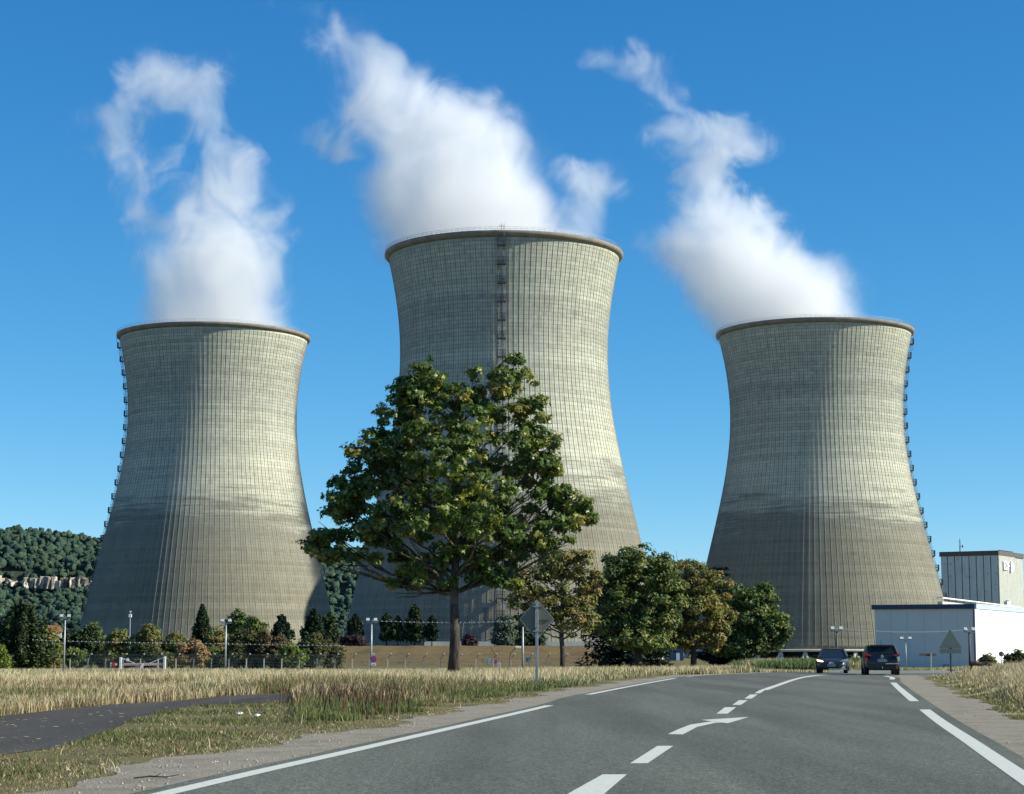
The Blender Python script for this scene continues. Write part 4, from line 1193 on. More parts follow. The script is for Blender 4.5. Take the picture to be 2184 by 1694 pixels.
def blades(name, x, y, h, wd, col, r, lean=.25, zoff=0.0, segs=2, mat=None):
    n = len(x)
    z = terrain_np(x, y) + zoff
    a = r.uniform(0, 6.28, n)
    # face roughly to the viewer so that thin blades are not lost
    t = np.stack([np.cos(a), np.sin(a), np.zeros(n)], -1)
    la = r.uniform(0, 6.28, n); lm = h * lean * r.uniform(.2, 1.6, n)
    ld_ = np.stack([np.cos(la) * lm, np.sin(la) * lm, np.zeros(n)], -1)
    p = np.stack([x, y, z - .03], -1)
    H = np.stack([np.zeros(n), np.zeros(n), h], -1)
    w2 = (wd / 2)[:, None] * t
    m = p + H * .58 + ld_ * .35
    V = np.stack([p - w2, p + w2, m + w2 * .8, m - w2 * .8, p + H + ld_], 1)
    b = (np.arange(n) * 5)[:, None]
    F = np.concatenate([b + np.array([[0, 1, 2]]), b + np.array([[0, 2, 3]]), b + np.array([[3, 2, 4]])], 0)
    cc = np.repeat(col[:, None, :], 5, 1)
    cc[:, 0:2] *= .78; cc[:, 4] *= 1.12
    me = np_mesh(name, V.reshape(-1, 3), F, mat or M_grass, False, None, cc.reshape(-1, 3))
    return obj(name, me)
DRY = np.array([(.57, .48, .27), (.64, .54, .32), (.50, .41, .225), (.68, .58, .37)])
BRN = np.array([(.27, .175, .10), (.34, .22, .13), (.20, .14, .08)])
GRN = np.array([(.085, .12, .035), (.12, .155, .045), (.17, .19, .06)])
def pick(pal, n, r): return pal[r.integers(len(pal), size=n)] * r.uniform(.85, 1.12, (n, 1))
def mixpal(n, r, wg, wb):
    u = r.uniform(0, 1, n)
    c = pick(DRY, n, r)
    g_ = u < wg; b_ = (u >= wg) & (u < wg + wb)
    c[g_] = pick(GRN, n, r)[g_]; c[b_] = pick(BRN, n, r)[b_]
    return c
def sample_fan(r, n, y0, y1, u0, u1, p=1.0):
    """points spread so that they are about even in the picture"""
    t = r.uniform(0, 1, n)
    y = 1 / ((1 / y0) ** p + t * ((1 / y1) ** p - (1 / y0) ** p)) ** (1 / p)
    x = (r.uniform(u0, u1, n) - 1092) / FPX * y
    return x, y
r = np.random.default_rng(99)
def seg_mask(x, y):
    uu = 1092 + x / y * FPX
    return uu
# ---- tall dry meadow left of the road
x, y = sample_fan(r, 400000, 36, 215, -200, 1800, .55)
dL = gL(y) - x
uu = seg_mask(x, y)
onp = in_poly(x, y, path_poly)
tall = (dL > .9) & ~onp & ((uu > 640) & (y > 50) | (uu <= 640))
tall &= ~((uu < 640 + 6 * np.sin(y)) & (y < np.interp(x, U_[:, 0], U_[:, 1]) + .35))
mound = (uu > 640 + 14 * np.sin(x * 2.3)) & (y > 37) & (dL > 1.3 + .5 * np.sin(y * 1.3))
keep = (tall & ((uu < 640) | (dL > 1.1))) | mound
x, y, dL, uu = x[keep], y[keep], dL[keep], uu[keep]
q = vnoise(x, y, .35, 1); q2 = vnoise(x, y, .09, 2); q3 = vnoise(x, y, 1.3, 3)
edge = np.clip((dL - .8) / 3.0, 0, 1)
yU = np.interp(x, U_[:, 0], U_[:, 1], left=60, right=58)
near = np.clip((y - yU) / 14.0, 0, 1)
near = np.where(uu > 650, np.clip((y - 50) / 30, 0, 1), near)
h = (.16 + .42 * edge * r.beta(3, 2, len(x))) * (.75 + .5 * q) * (.72 + .28 * near)
h = np.where(r.uniform(0, 1, len(x)) < .06, h * 1.35, h)
h = np.minimum(h, .62); h = np.where((uu > 640) & (uu < 900) & (y < 62), h * 1.25, h)
wg = .10 + .50 * (1 - edge) + .45 * (1 - near) * (q > .45) + .35 * np.clip(q2 * 1.6 - .95, 0, 1)
wb = .08 + .75 * np.clip(1 - abs(near - .35) * 2.2, 0, 1) * q3 + .15 * (1 - near)
col = mixpal(len(x), r, np.clip(wg, 0, .9), np.clip(wb, 0, .6))
wd = .008 + .00023 * y * r.uniform(.6, 1.3, len(x))
o = blades('dry_grass', x, y, h, wd, col, r, .28)
tag(o, 'tall straw coloured dry grass filling the field left of the road', 'grass', kind='stuff')
# ---- short verge grass, left and right
x, y = sample_fan(r, 300000, 12, 70, -320, 1400, .9)
dL = gL(y) - x
onp = in_poly(x, y, path_poly); uu = seg_mask(x, y)
edgep = vnoise(x, y, 3.0, 5) * .35
keep = (dL > -.12 - .25 * vnoise(x, y, 2.5, 6) ** 3) & ~onp & (((uu < 700) & (y < np.interp(x, U_[:, 0], U_[:, 1]) + 1.0)) | (dL < 2.6)) & (r.uniform(0, 1, len(x)) < .35 + .65 * vnoise(x, y, 1.1, 8))
x, y, dL = x[keep], y[keep], dL[keep]
q = vnoise(x, y, .8, 7); q2 = vnoise(x, y, 2.6, 9)
h = (.025 + .075 * q * r.uniform(.4, 1.2, len(x)) + .035 * q2) * np.clip(.65 + dL * .5, .5, 1)
h = np.where(r.uniform(0, 1, len(x)) < .006, h * 2.5 + .05, h)
col = mixpal(len(x), r, np.clip(.42 + .5 * q - .25 * (dL < .5), 0, .92), np.clip(.10 + .5 * (1 - q) * q2, 0, .5))
o = blades('verge_grass', x, y, h, .005 + .00034 * y * r.uniform(.6, 1.3, len(x)), col * .9, r, .6)
tag(o, 'short mown green and straw grass between the dark path and the road', 'grass', kind='stuff')
# ---- right bank: tall pale grass
x, y = sample_fan(r, 140000, 24, 190, 1880, 2420, .6)
dR = x - gR(y)
dR = np.where(y > 112, np.where(y > 126, 3, -1), dR)
dR = np.where((y > 108) & (y < 126) & (x > 26.8), 3, dR)
keep = (dR > 0) & (y < 220)
x, y, dR = x[keep], y[keep], dR[keep]
q = vnoise(x, y, .3, 11); q2 = vnoise(x, y, 1.0, 12)
e = np.clip((dR - .3) / 2.2, 0, 1)
h = (.07 + .95 * e * r.beta(4, 2, len(x)) * (.75 + .4 * q)) * np.where(y > 100, .8, 1.0) * np.clip(.5 + (x / y - .215) * 12, .5, 1.1)
col = mixpal(len(x), r, np.clip(.12 + .55 * (1 - e) * (q2 > .35) + .2 * (y > 120), 0, .9), np.clip(.08 + .2 * q2, 0, .5))
o = blades('dry_grass', x, y, h, .010 + .00030 * y * r.uniform(.6, 1.3, len(x)), col, r, .35)
tag(o, 'tall pale dry grass on the bank right of the road', 'grass', kind='stuff')
# ---- green weeds between the junction and the right tower
x, y = sample_fan(r, 60000, 138, 215, 1560, 2080, 1)
q = vnoise(x, y, .16, 14); uu = seg_mask(x, y)
keep = (x > LL.x(np.minimum(y, 146)) * 0 + 17)
x, y, q, uu = x[keep], y[keep], q[keep], uu[keep]
big_ = np.clip((1890 - uu) / 60, .25, 1)
h = (.5 + .95 * q) * big_ * r.uniform(.55, 1.1, len(x))
WG = np.array([(.075, .12, .04), (.10, .155, .045), (.14, .18, .06)])
col = WG[r.integers(3, size=len(x))] * r.uniform(.75, 1.25, (len(x), 1))
yl = vnoise(x, y, .4, 15) > .66
col[yl] = mixpal(yl.sum(), r, .4, .2)
o = blades('weeds', x, y, h, .07 * r.uniform(.6, 1.5, len(x)), col, r, .35)
tag(o, 'tall bright green weeds between the junction and the right tower', 'weeds', kind='stuff')
# ---- dry strip in front of the roadside trees and beyond the junction
x, y = sample_fan(r, 60000, 112, 150, 1180, 2030, 1)
dL = LL.x(np.minimum(y, 146)) - 1.2 - x
keep = (dL > 0) | ((y > 126) & (x > 15 + (y - 126) * 1.0))
x, y = x[keep], y[keep]
q = vnoise(x, y, .5, 16)
h = .18 + .38 * q * r.uniform(.4, 1.1, len(x))
h = np.where(y > 125, h * .7, h)
col = mixpal(len(x), r, np.clip(.2 + .35 * (q > .6), 0, .9), .1 + 0 * x)
o = blades('dry_grass', x, y, h, .045 * r.uniform(.6, 1.3, len(x)), col, r, .3)
tag(o, 'straw grass along the outside of the bend below the roadside trees', 'grass', kind='stuff')
# dark seed heads of dried docks in the mound by the path
def patch(name, label, cat, u0, u1, v0, v1, n, h0, h1, wd, pal, seed, lean=.25):
    r = np.random.default_rng(seed)
    a = G0((u0 + u1) / 2, v1); b = G0((u0 + u1) / 2, v0)
    y = (a[1] + b[1]) / 2 + r.normal(size=n) * (b[1] - a[1]) * .33; x = ((u0 + u1) / 2 + r.normal(size=n) * (u1 - u0) * .30 - 1092) / FPX * y
    k0 = ~in_poly(x, y, path_poly) & (x < gL(y) - .5); x, y = x[k0], y[k0]; n = len(x)
    pal = np.array(pal)
    k = vnoise(x, y, 1.5, seed) > .35
    x, y = x[k], y[k]; n = len(x)
    o = blades(name, x, y, r.uniform(h0, h1, n), wd * r.uniform(.6, 1.4, n), pal[r.integers(len(pal), size=n)] * r.uniform(.75, 1.25, (n, 1)), r, lean)
    return tag(o, label, cat, kind='stuff')
patch('dried_docks', 'dark brown dried seed heads standing in the grass right of the path end', 'dried weeds', 655, 870, 1492, 1520, 1100, .35, .66, .028, [(.075, .05, .03), (.09, .055, .03), (.12, .08, .04)], 31)
patch('dried_docks', 'reddish brown dried weeds in the middle of the field above the path', 'dried weeds', 120, 620, 1462, 1482, 2600, .25, .45, .03, [(.16, .10, .06), (.20, .13, .08), (.13, .085, .05)], 32)
patch('weeds', 'green weed clump at the lower end of the field above the path', 'weeds', 395, 470, 1478, 1486, 500, .2, .45, .04, [(.06, .10, .03), (.08, .13, .04)], 33, .6)
patch('weeds', 'dark grey green scrub at the left edge of the field by the path', 'weeds', 20, 120, 1500, 1512, 500, .12, .3, .03, [(.09, .11, .05), (.14, .14, .07)], 34, .6)
patch('weeds', 'green weeds at the foot of the diamond sign post', 'weeds', 1030, 1330, 1462, 1476, 2600, .12, .38, .03, [(.07, .11, .035), (.10, .14, .045), (.16, .17, .06)], 35, .4)
patch('weeds', 'green weeds growing in the mound beside the path end', 'weeds', 650, 760, 1505, 1530, 600, .15, .4, .022, [(.10, .13, .04), (.15, .17, .06)], 36, .35)
# straw litter on the dark path
x, y = sample_fan(r, 5200, 24, 60, -60, 640, 1)
k = in_poly(x, y, path_poly); x, y = x[k], y[k]; n = len(x)
lit = MB()
k_ = 0
for a, b in zip(x[:110], y[:110]):
    an = random.uniform(-1.2, 1.2); l = random.uniform(.01, .05) 
    lit.bar((a - l * math.cos(an), b - l * math.sin(an), terrain(a, b) + .017), (a + l * math.cos(an), b + l * math.sin(an), terrain(a, b) + .017), .007, .004)
M_straw = simple('straw', (.36, .31, .18), .8)
o = lit.build('straw_litter', M_straw); tag(o, 'scattered straw bits lying on the dark side path', 'straw', kind='stuff')
# stones and bits on the shoulders
st = MB(); rs_ = np.random.default_rng(5)
vb, fb = ICO1
for _ in range(500):
    yy = float(1 / rs_.uniform(1 / 60, 1 / 14)); 
    if rs_.uniform() < .65: xx = float(gL(yy) + rs_.uniform(0, 1) * (LL.x(yy) - .35 - gL(yy)))
    else: xx = float(RL.x(yy) + .45 + rs_.uniform(0, 1) * (gR(yy) - RL.x(yy) - .5))
    s = rs_.uniform(.006, .018) * (1 + yy * .012)
    p = np.array([xx, yy, terrain(xx, yy) + .012])
    o8 = [(1, 0, 0), (-1, 0, 0), (0, 1, 0), (0, -1, 0), (0, 0, .8)]
    st.add([tuple(p + np.array(q_) * s * rs_.uniform(.7, 1.3)) for q_ in o8], [[0, 2, 4], [2, 1, 4], [1, 3, 4], [3, 0, 4]])
o = st.build('gravel_stones', simple('loose_stone', (.30, .26, .21), .9, .5, 8)); tag(o, 'loose small stones scattered over both gravel shoulders', 'gravel', kind='stuff')
# litter: crumpled white bags in the verge
M_white = simple('white_paint', (.78, .79, .76), .5, .05)
M_red = simple('red_paint', (.45, .045, .03), .5, .15)
for (u, v, lb_) in ((512, 1526, 'crumpled white litter in the short grass below the path, larger piece'), (548, 1531, 'small flattened pale litter in the short grass, right of the white piece')):
    p = G(u, v); bm = bmesh.new(); bmesh.ops.create_icosphere(bm, subdivisions=2, radius=.06)
    for q_ in bm.verts: q_.co *= random.uniform(.5, 1.3); q_.co.z *= .55
    me = bpy.data.meshes.new('litter'); bm.to_mesh(me); bm.free(); me.materials.append(M_white)
    o = obj('litter', me); o.location = p + Vector((0, 0, .05)); tag(o, lb_, 'litter')
p = G(323, 1551); tw = MB(); tw.tube([(-.4, 0, .02), (-.1, .05, .05), (.2, -.03, .04), (.45, .06, .08)], [.012, .015, .012, .006], 5); tw.tube([(0, .02, .05), (.1, .2, .1)], [.01, .005], 4)
pt = G(330, 1662); o = tw.build('twig', M_barkd); o.location = pt; o.scale = (.55, .55, .55); tag(o, 'dark dead twig lying at the edge of the left gravel shoulder', 'twig')

# ================================================================ fence, poles, cables
M_post = simple('fence_concrete', (.48, .46, .40), .9, .2, 1)
M_wire = simple('fence_wire', (.16, .20, .18), .6, .1, 1, .4)
M_lampg = simple('lamp_glass', (.5, .52, .52), .25, .05)
M_tin = simple('rusty_steel', (.14, .09, .06), .8, .3, 2)
DF = 250.0
fence = thing('perimeter_fence', 'long wire mesh fence with angled post tops behind the dry field', 'fence', (0, DF, -1.42))
xs_f = np.arange(at(150, DF).x, at(1275, DF).x, 2.22)
pm = MB(); pm.box((0, 0, .85), (.13, .13, 1.75)); post_me = pm.mesh('post', M_post)
am = MB(); am.bar((0, 0, 1.7), (.42, -.1, 2.25), .07); am.box((.46, -.1, 2.3), (.13, .1, .13)); arm_me = am.mesh('post_arm', M_tin)
tp = MB(); tp.box((.47, -.12, 2.32), (.15, .1, .15)); tip_me = tp.mesh('tip', M_white)
for k, xf in enumerate(xs_f):
    po = obj('post', post_me, fence); po.location = (xf, .15 * math.sin(k), 0)
    a_o = obj('arm', arm_me, po); obj('tip', tip_me, po)
wm = MB()
x0f, x1f = xs_f[0], xs_f[-1]
for zz_ in (.1, .5, .9, 1.3, 1.68): wm.bar((x0f, 0, zz_), (x1f, 0, zz_), .035)
for zz_, xo, yo in ((1.9, .15, -.04), (2.08, .28, -.07), (2.24, .42, -.1)): wm.bar((x0f + xo, yo, zz_), (x1f + xo, yo, zz_), .025)
xx = x0f
while xx < x1f:
    wm.bar((xx, 0, .05), (xx, 0, 1.68), .012); xx += .16
w_ = wm.build('wire_mesh', M_wire, fence); w_['kind'] = 'stuff'
# green mesh inner fence with coiled wire behind
def flood_pole(u, D, vtop, label, heads=True, thick=.13, mat=None, cross=.9):
    f = at(u, D); f.z -= .05
    top = P(u, vtop, D).z - f.z
    t = thing('floodlight_pole' if heads else 'cable_pole', label, 'light pole' if heads else 'pole', f, 0, 'poles along the perimeter')
    mb = MB(); mb.tube([(0, 0, 0), (0, 0, top - .5)], [thick, thick * .7], 8); mb.build('pole', mat or M_galv, t, True)
    if heads:
        cb = MB(); cb.box((0, 0, top - .48), (cross * 1.35, .1, .09)); cb.build('crossbar', M_galv, t)
        for s in (-1, 1):
            h = MB(); Mx = Matrix.Rotation(R(-35), 3, 'X')
            h.box((s * cross * .5, -.05, top - .17), (cross * .46, .2, .42), 0, Mx); ho = h.build('floodlight', M_galv, t, False, .02)
            g_ = MB(); g_.box((s * cross * .5, -.14, top - .13), (cross * .38, .04, .34), 0, Mx); g_.build('glass', M_lampg, ho)
    return t
flood_pole(137, 240, 1311, 'tall floodlight pole left of the ochre trees, leftmost of the twin lamp poles')
flood_pole(481, 240, 1321, 'tall twin floodlight pole before the left tower, over the rust brown bushes')
flood_pole(792, 235, 1319, 'twin floodlight pole left of the maple trunk, beside the no stopping sign')
flood_pole(1115, 225, 1328, 'plain pole left of the diamond sign post, holding the beaded cable end', False, .14)
dk = simple('dark_painted_pole', (.06, .055, .05), .7)
flood_pole(1785, 215, 1337, 'dark twin floodlight pole above the oncoming car', True, .13, dk, .9)
flood_pole(1932, 290, 1359, 'small pale twin floodlight pole before the grey wall of the white building', True, .09, None, 1.2)
flood_pole(2068, 205, 1339, 'dark twin floodlight pole before the corner of the white building', True, .13, dk, .8)
def bead_cable(label, pts, D, step=.3):
    t = thing('beaded_cable', label, 'cable', (0, 0, 0), 0, 'beaded cables between the poles')
    W = [P(u, v, D) for u, v in pts]
    c = catmull([w_[:] for w_ in W], 14)
    mb = MB()
    for a, b in zip(c[:-1], c[1:]): mb.bar(a, b, .035)
    mb.build('cable', M_galv, t)
    s = np.concatenate([[0], np.cumsum(np.linalg.norm(np.diff(c, axis=0), axis=1))])
    bd = MB()
    for q_ in np.arange(0, s[-1], step):
        p = [np.interp(q_, s, c[:, k]) for k in range(3)]
        bd.box((p[0], p[1], p[2] + .04), (.075, .075, .11))
    b = bd.build('beads', M_white, t); b['kind'] = 'stuff'
    return t
bead_cable('beaded cable low across the bushes on the left, from the tall pine to the bank', [(70, 1365), (140, 1368), (300, 1371.5), (480, 1374), (610, 1376.5), (735, 1378)], 250, .56)
bead_cable('beaded cable running behind the maple trunk to the pole by the diamond sign', [(795, 1324.5), (880, 1327.5), (965, 1328.5), (1040, 1327.5), (1112, 1323.5)], 232, .54)
bead_cable('beaded cable hanging between the two dark poles on the right', [(1786, 1342), (1850, 1346), (1920, 1349), (1990, 1348.5), (2066, 1344.5)], 210, .22)
# thin camera mast
f = at(276, 285); t = thing('camera_mast', 'thin mast with a small white camera box above the ochre trees', 'mast', f)
H_ = P(276, 1312, 285).z - f.z
mb = MB(); mb.tube([(0, 0, 0), (0, 0, H_)], [.1, .07], 6); mb.build('mast', M_galv, t)
mb = MB(); mb.box((0, 0, H_ - .1), (.4, .3, .45)); mb.box((0, 0, H_ + .5), (.25, .2, .16)); mb.bar((0, 0, H_), (0, 0, H_ + .5), .05); mb.build('camera_box', M_white, t)
mb = MB(); mb.bar((-.5, 0, H_ - 2.6), (0, 0, H_ - 1.2), .04); mb.bar((-.5, 0, H_ - 2.6), (-.5, 0, H_ - 4), .05); mb.bar((-.5, 0, H_ - 3.4), (0, 0, H_ - 2.5), .04); mb.build('bracket', M_galv, t)

# ================================================================ signs
M_back = simple('grey_sign_back', (.17, .17, .115), .55, .08, 2, .2)
M_edge = simple('alu_edge', (.40, .41, .36), .5, .05, 2, .1)
M_blue = simple('sign_blue', (.02, .10, .30), .4, .1)
M_violet = simple('faded_blue_face', (.12, .05, .26), .5, .1)
M_teal = simple('sign_teal', (.01, .12, .16), .4, .1)
M_brown = simple('brown_sign_back', (.12, .10, .09), .7, .1)
def poly_panel(t, name, poly, y, th, mat, rim=None):
    mb = MB(); mb.prism(poly, y, y + th); o = mb.build(name, mat, t, False)
    return o
def sign_post(t, h, w_=.08, mat=None, d=.08):
    mb = MB(); mb.box((0, 0, h / 2 - .15), (w_, d, h + .3)); return mb.build('post', mat or M_galv, t, False, .008)
# diamond seen from behind
f = G(1145, 1466); D = f.y; s = D / FPX
t = thing('road_sign', 'large diamond sign seen from behind on a grey post, left of the road', 'road sign', f, R(-2))
cz = P(1145, 1321, D).z - f.z; hw = 36.0 * s; hh = 41 * s
def rounded(pts, k=.12):
    out = []
    n_ = len(pts)
    for i_ in range(n_):
        a, b, c = Vector(pts[i_ - 1]), Vector(pts[i_]), Vector(pts[(i_ + 1) % n_])
        for tt in (0, .25, .5, .75, 1):
            p0 = b.lerp(a, k * .5); p2 = b.lerp(c, k * .5)
            q_ = p0.lerp(b, tt).lerp(b.lerp(p2, tt), tt); out.append((q_.x, q_.y))
    return out
poly_panel(t, 'panel', rounded([(0, cz + hh), (-hw, cz), (0, cz - hh), (hw, cz)]), .05, .012, M_back)
rm = rounded([(0, cz + hh), (-hw, cz), (0, cz - hh), (hw, cz)]); mb = MB()
for a, b in zip(rm, rm[1:] + rm[:1]): mb.bar((a[0], .056, a[1]), (b[0], .056, b[1]), .012, .04)
mb.build('edge', M_edge, t)
po = sign_post(t, P(1145, 1284, D).z - f.z, .10); 
mb = MB(); mb.box((0, -.02, cz), (.125, .09, .6)); mb.build('bracket', M_galv, t, False, .005)
for zz_ in (cz + .46, cz - .42): 
    mb = MB(); mb.box((0, -.03, zz_), (.26, .05, .04)); mb.build('clamp', M_galv, t)
for zz_, ww in ((cz + .45, .5), (cz, 1.0), (cz - .45, .5)):
    mb = MB(); mb.box((0, .03, zz_), (ww, .03, .035)); mb.build('rail', M_back, t)
# triangle with plate, right of the road
M_backt = simple('pale_sign_back', (.25, .26, .20), .6, .08, 2, .2)
f = G(2029, 1438); D = f.y; s = D / FPX
t = thing('road_sign', 'triangular sign with a rectangular plate below, seen from behind, right of the road', 'road sign', f, R(-6))
z1, z2, z3 = (P(2028, v_, D).z - f.z for v_ in (1342.5, 1383, 1394))
poly_panel(t, 'triangle_panel', rounded([(0, z1), (-23.5 * s, z2), (23.5 * s, z2)], .1), .05, .012, M_backt)
tri = rounded([(0, z1), (-23.5 * s, z2), (23.5 * s, z2)], .1); mb = MB()
for a, b in zip(tri, tri[1:] + tri[:1]): mb.bar((a[0], .056, a[1]), (b[0], .056, b[1]), .012, .04)
mb.build('edge', M_edge, t)
poly_panel(t, 'plate', rounded([(-22.5 * s, z2 - .04), (-22.5 * s, z3), (22.5 * s, z3), (22.5 * s, z2 - .04)], .1), .05, .03, M_backt)
sign_post(t, z1 * .9, .09, simple('grey_post', (.10, .105, .10), .7)).location = (0, .12, 0)
mb = MB(); mb.box((0, -.0, z2), (.16, .04, .05)); mb.build('clamp', M_darksteel, t)
# direction sign
f = at(1985, 150); f.z = terrain(f.x, 150); s = 150 / FPX
t = thing('direction_sign', 'low brown direction board on a pale post, left of the triangular sign', 'direction sign', f)
z1, z2 = (P(1985, v_, 150).z - f.z for v_ in (1393.5, 1399.5))
mb = MB(); mb.box((-5.5 * s, .06, (z1 + z2) / 2), (36 * s, .05, z1 - z2)); mb.build('board', M_brown, t, False, .01)
sign_post(t, z1 + .03, .1, M_post)
# small round sign
def disc_sign(name, label, u, v, rad, D, face, rim, plate=None, extra=None, back=False, n=28):
    f = at(u, D); s = D / FPX
    t = thing(name, label, 'road sign', f)
    cz = P(u, v, D).z - f.z; rr = rad * s
    P_ = [(rr * math.cos(2 * PI * k / n + PI / n), cz + rr * math.sin(2 * PI * k / n + PI / n)) for k in range(n)]
    poly_panel(t, 'disc', P_, -.06, .03, rim)
    if face is not None: poly_panel(t, 'face', [(p[0] * .80, cz + (p[1] - cz) * .80) for p in P_], -.075, .012, face)
    sign_post(t, cz, .07, M_galv, .06)
    if plate: 
        z2_ = cz - rr - .04; poly_panel(t, 'plate', [(-rr * .75, z2_ - rr * .72), (rr * .75, z2_ - rr * .72), (rr * .75, z2_), (-rr * .75, z2_)], -.07, .03, M_white)
        mb = MB(); mb.box((0, -.075, z2_ - rr * .36), (rr * .8, .01, rr * .14)); mb.build('lettering', M_darksteel, t)
    if extra: extra(t, cz, rr)
    return t
M_mauve = simple('mauve_grey', (.22, .17, .20), .6, .1)
disc_sign('road_sign', 'small round mauve sign between the two bushes before the lit white wall', 2135, 1395, 5.6, 190, None, M_mauve, extra=lambda t, cz, rr: MB().box((0, -.07, cz), (rr * .3, .02, rr * 1.2)).build('symbol', M_darksteel, t))
M_redrim = simple('pink_red_rim', (.50, .10, .16), .5, .1)
def cross_bars(t, cz, rr):
    for a in (45, -45):
        mb = MB(); Mx = Matrix.Rotation(R(a), 3, 'Y'); mb.box((0, -.082, cz), (rr * 1.5, .012, rr * .2), 0, Mx); mb.build('slash', M_redrim, t)
disc_sign('road_sign', 'round no stopping sign with crossed red bars and a white plate, behind the fence', 797, 1406, 7.2, 232, M_violet, M_redrim, True, cross_bars)
disc_sign('road_sign', 'pale blue grey round sign back behind the fence, left of the stop sign', 1040.5, 1409.5, 6.4, 262, None, simple('pale_blue_grey', (.32, .42, .46), .5, .05), extra=lambda t, cz, rr: MB().box((0, -.07, cz), (rr * .25, .02, rr * 1.6)).build('rail', M_galv, t))
M_stop = simple('stop_red', (.26, .025, .045), .5, .1); M_pinkw = simple('pinkish_white', (.6, .42, .44), .5, .05)
def text_obj(c, mat, t):
    tmp = bpy.data.objects.new('lettering', c); COL.objects.link(tmp)
    me = bpy.data.meshes.new_from_object(tmp.evaluated_get(bpy.context.evaluated_depsgraph_get()))
    bpy.data.objects.remove(tmp); me.materials.clear(); me.materials.append(mat)
    return obj('lettering', me, t)
def stop_text(t, cz, rr):
    c = bpy.data.curves.new('lettering', 'FONT'); c.body = 'STOP'; c.size = rr * .72; c.align_x = 'CENTER'; c.align_y = 'CENTER'; c.extrude = .004
    o = text_obj(c, M_pinkw, t); o.rotation_euler = (PI / 2, 0, 0); o.location = (0, -.085, cz)
disc_sign('stop_sign', 'dark red stop sign with pinkish edge behind the fence', 1056.5, 1411, 6.3, 262, M_stop, M_pinkw, extra=stop_text, n=8)
f = at(1127, 262); t = thing('road_sign', 'small blue square sign with pale border behind the fence, left of the diamond sign', 'road sign', f)
s = 262 / FPX; cz = P(1127, 1407, 262).z - f.z
mb = MB(); mb.box((0, -.05, cz), (11.5 * s, .04, 11 * s)); mb.build('border', M_edge, t)
mb = MB(); mb.box((0, -.08, cz), (9 * s, .03, 8.6 * s)); mb.build('face', M_teal, t)
mb = MB(); mb.bar((-2 * s, -.1, cz), (1 * s, -.1, cz + 2.4 * s), .14, .02); mb.box((2.2 * s, -.1, cz - 2 * s), (.16, .01, .16)); mb.build('symbol', M_edge, t)
sign_post(t, cz, .08)
# gooseneck lamp and barrier arm by the gate
f = at(1088, 300); D = 300; t = thing('street_lamp', 'curved neck lamp before the bare bank, left of the cable pole', 'street lamp', f)
pts = [P(u, v, D) - f for u, v in ((1088, 1412), (1087, 1402), (1089, 1394), (1093, 1388), (1100, 1382.5))]
mb = MB(); mb.tube([(0, 0, -.2)] + [p[:] for p in pts], .07, 6); mb.build('neck', M_tin, t, True)
mb = MB(); e = pts[-1]; mb.box((e.x + .35, e.y, e.z + .12), (.8, .3, .3)); mb.build('lamp_head', M_white, t, False, .05)
f = at(1064, 300); t = thing('barrier_arm', 'raised rusty red barrier arm behind the stop sign', 'barrier', f)
a = P(1063, 1410, 300) - f; b = P(1046, 1381, 300) - f
mb = MB(); mb.bar(a, a.lerp(b, .55), .14); mb.build('arm', simple('faded_red', (.30, .12, .08), .7), t)
mb = MB(); mb.bar(a.lerp(b, .55), b, .09); mb.build('tip', M_tin, t)
mb = MB(); mb.box((0, 0, .5), (.5, .5, 1.3)); mb.build('housing', M_post, t, False, .03)

# ================================================================ height barrier in the field
D = 222.0; f = at(304, D); t = thing('height_barrier', 'red and white striped gate bar between two white posts beyond the dry field', 'barrier', f)
pp = lambda u, v: P(u, v, D) - f
for u in (257.5, 351.5):
    a = pp(u, 1402 if u < 300 else 1400.5); mb = MB(); mb.box((a.x, 0, a.z / 2 - .1), (.25, .25, a.z + .2)); mb.build('post', M_white, t, False, .02)
bz0 = pp(300, 1419.5).z; bz1 = pp(300, 1414.5).z
xa, xm, xb = pp(260, 1410).x, pp(304, 1410).x, pp(350, 1410).x
for sgn, x0_, x1_ in ((1, xa, xm - .12), (-1, xm + .12, xb)):
    mb = MB(); mb.box(((x0_ + x1_) / 2, 0, (bz0 + bz1) / 2), (x1_ - x0_, .10, bz1 - bz0)); bar_ = mb.build('bar', M_white, t)
    n_ = 11
    for k in range(n_):
        xc = x0_ + (k + .5) * (x1_ - x0_) / n_; hw_ = (x1_ - x0_) / n_ * .24; sk = .09 * sgn
        mb = MB(); mb.prism([(xc - hw_ - sk, bz1 - .03), (xc + hw_ - sk, bz1 - .03), (xc + hw_ + sk, bz0 + .03), (xc - hw_ + sk, bz0 + .03)], -.056, -.045); mb.build('stripe', M_red, bar_)
mb = MB(); mb.bar(pp(259, 1403.5), pp(288, 1415), .07); mb.build('brace', M_white, t)
mb = MB(); mb.bar(pp(350, 1402), pp(319, 1415), .07); mb.build('brace', M_white, t)
mb = MB(); c = pp(272, 1407.5); mb.tube([(c.x, -.12, c.z), (c.x, .0, c.z)], .17, 12); mb.build('pulley', M_white, t)
mb = MB(); c = pp(243, 1417); mb.box((c.x, 0, c.z), (.75, .16, .2)); c2 = pp(236.5, 1418.5); mb.box((c2.x, 0, c2.z), (.16, .14, .5)); mb.build('tail_bar', M_white, t)
mb = MB(); c = pp(243, 1418); mb.box((c.x, -.02, c.z), (.4, .3, .42)); mb.build('counterweight', M_red, t, False, .02)
mb = MB(); mb.box((xm, -.06, bz0 - .02), (.22, .05, .5)); mb.build('latch', M_white, t)

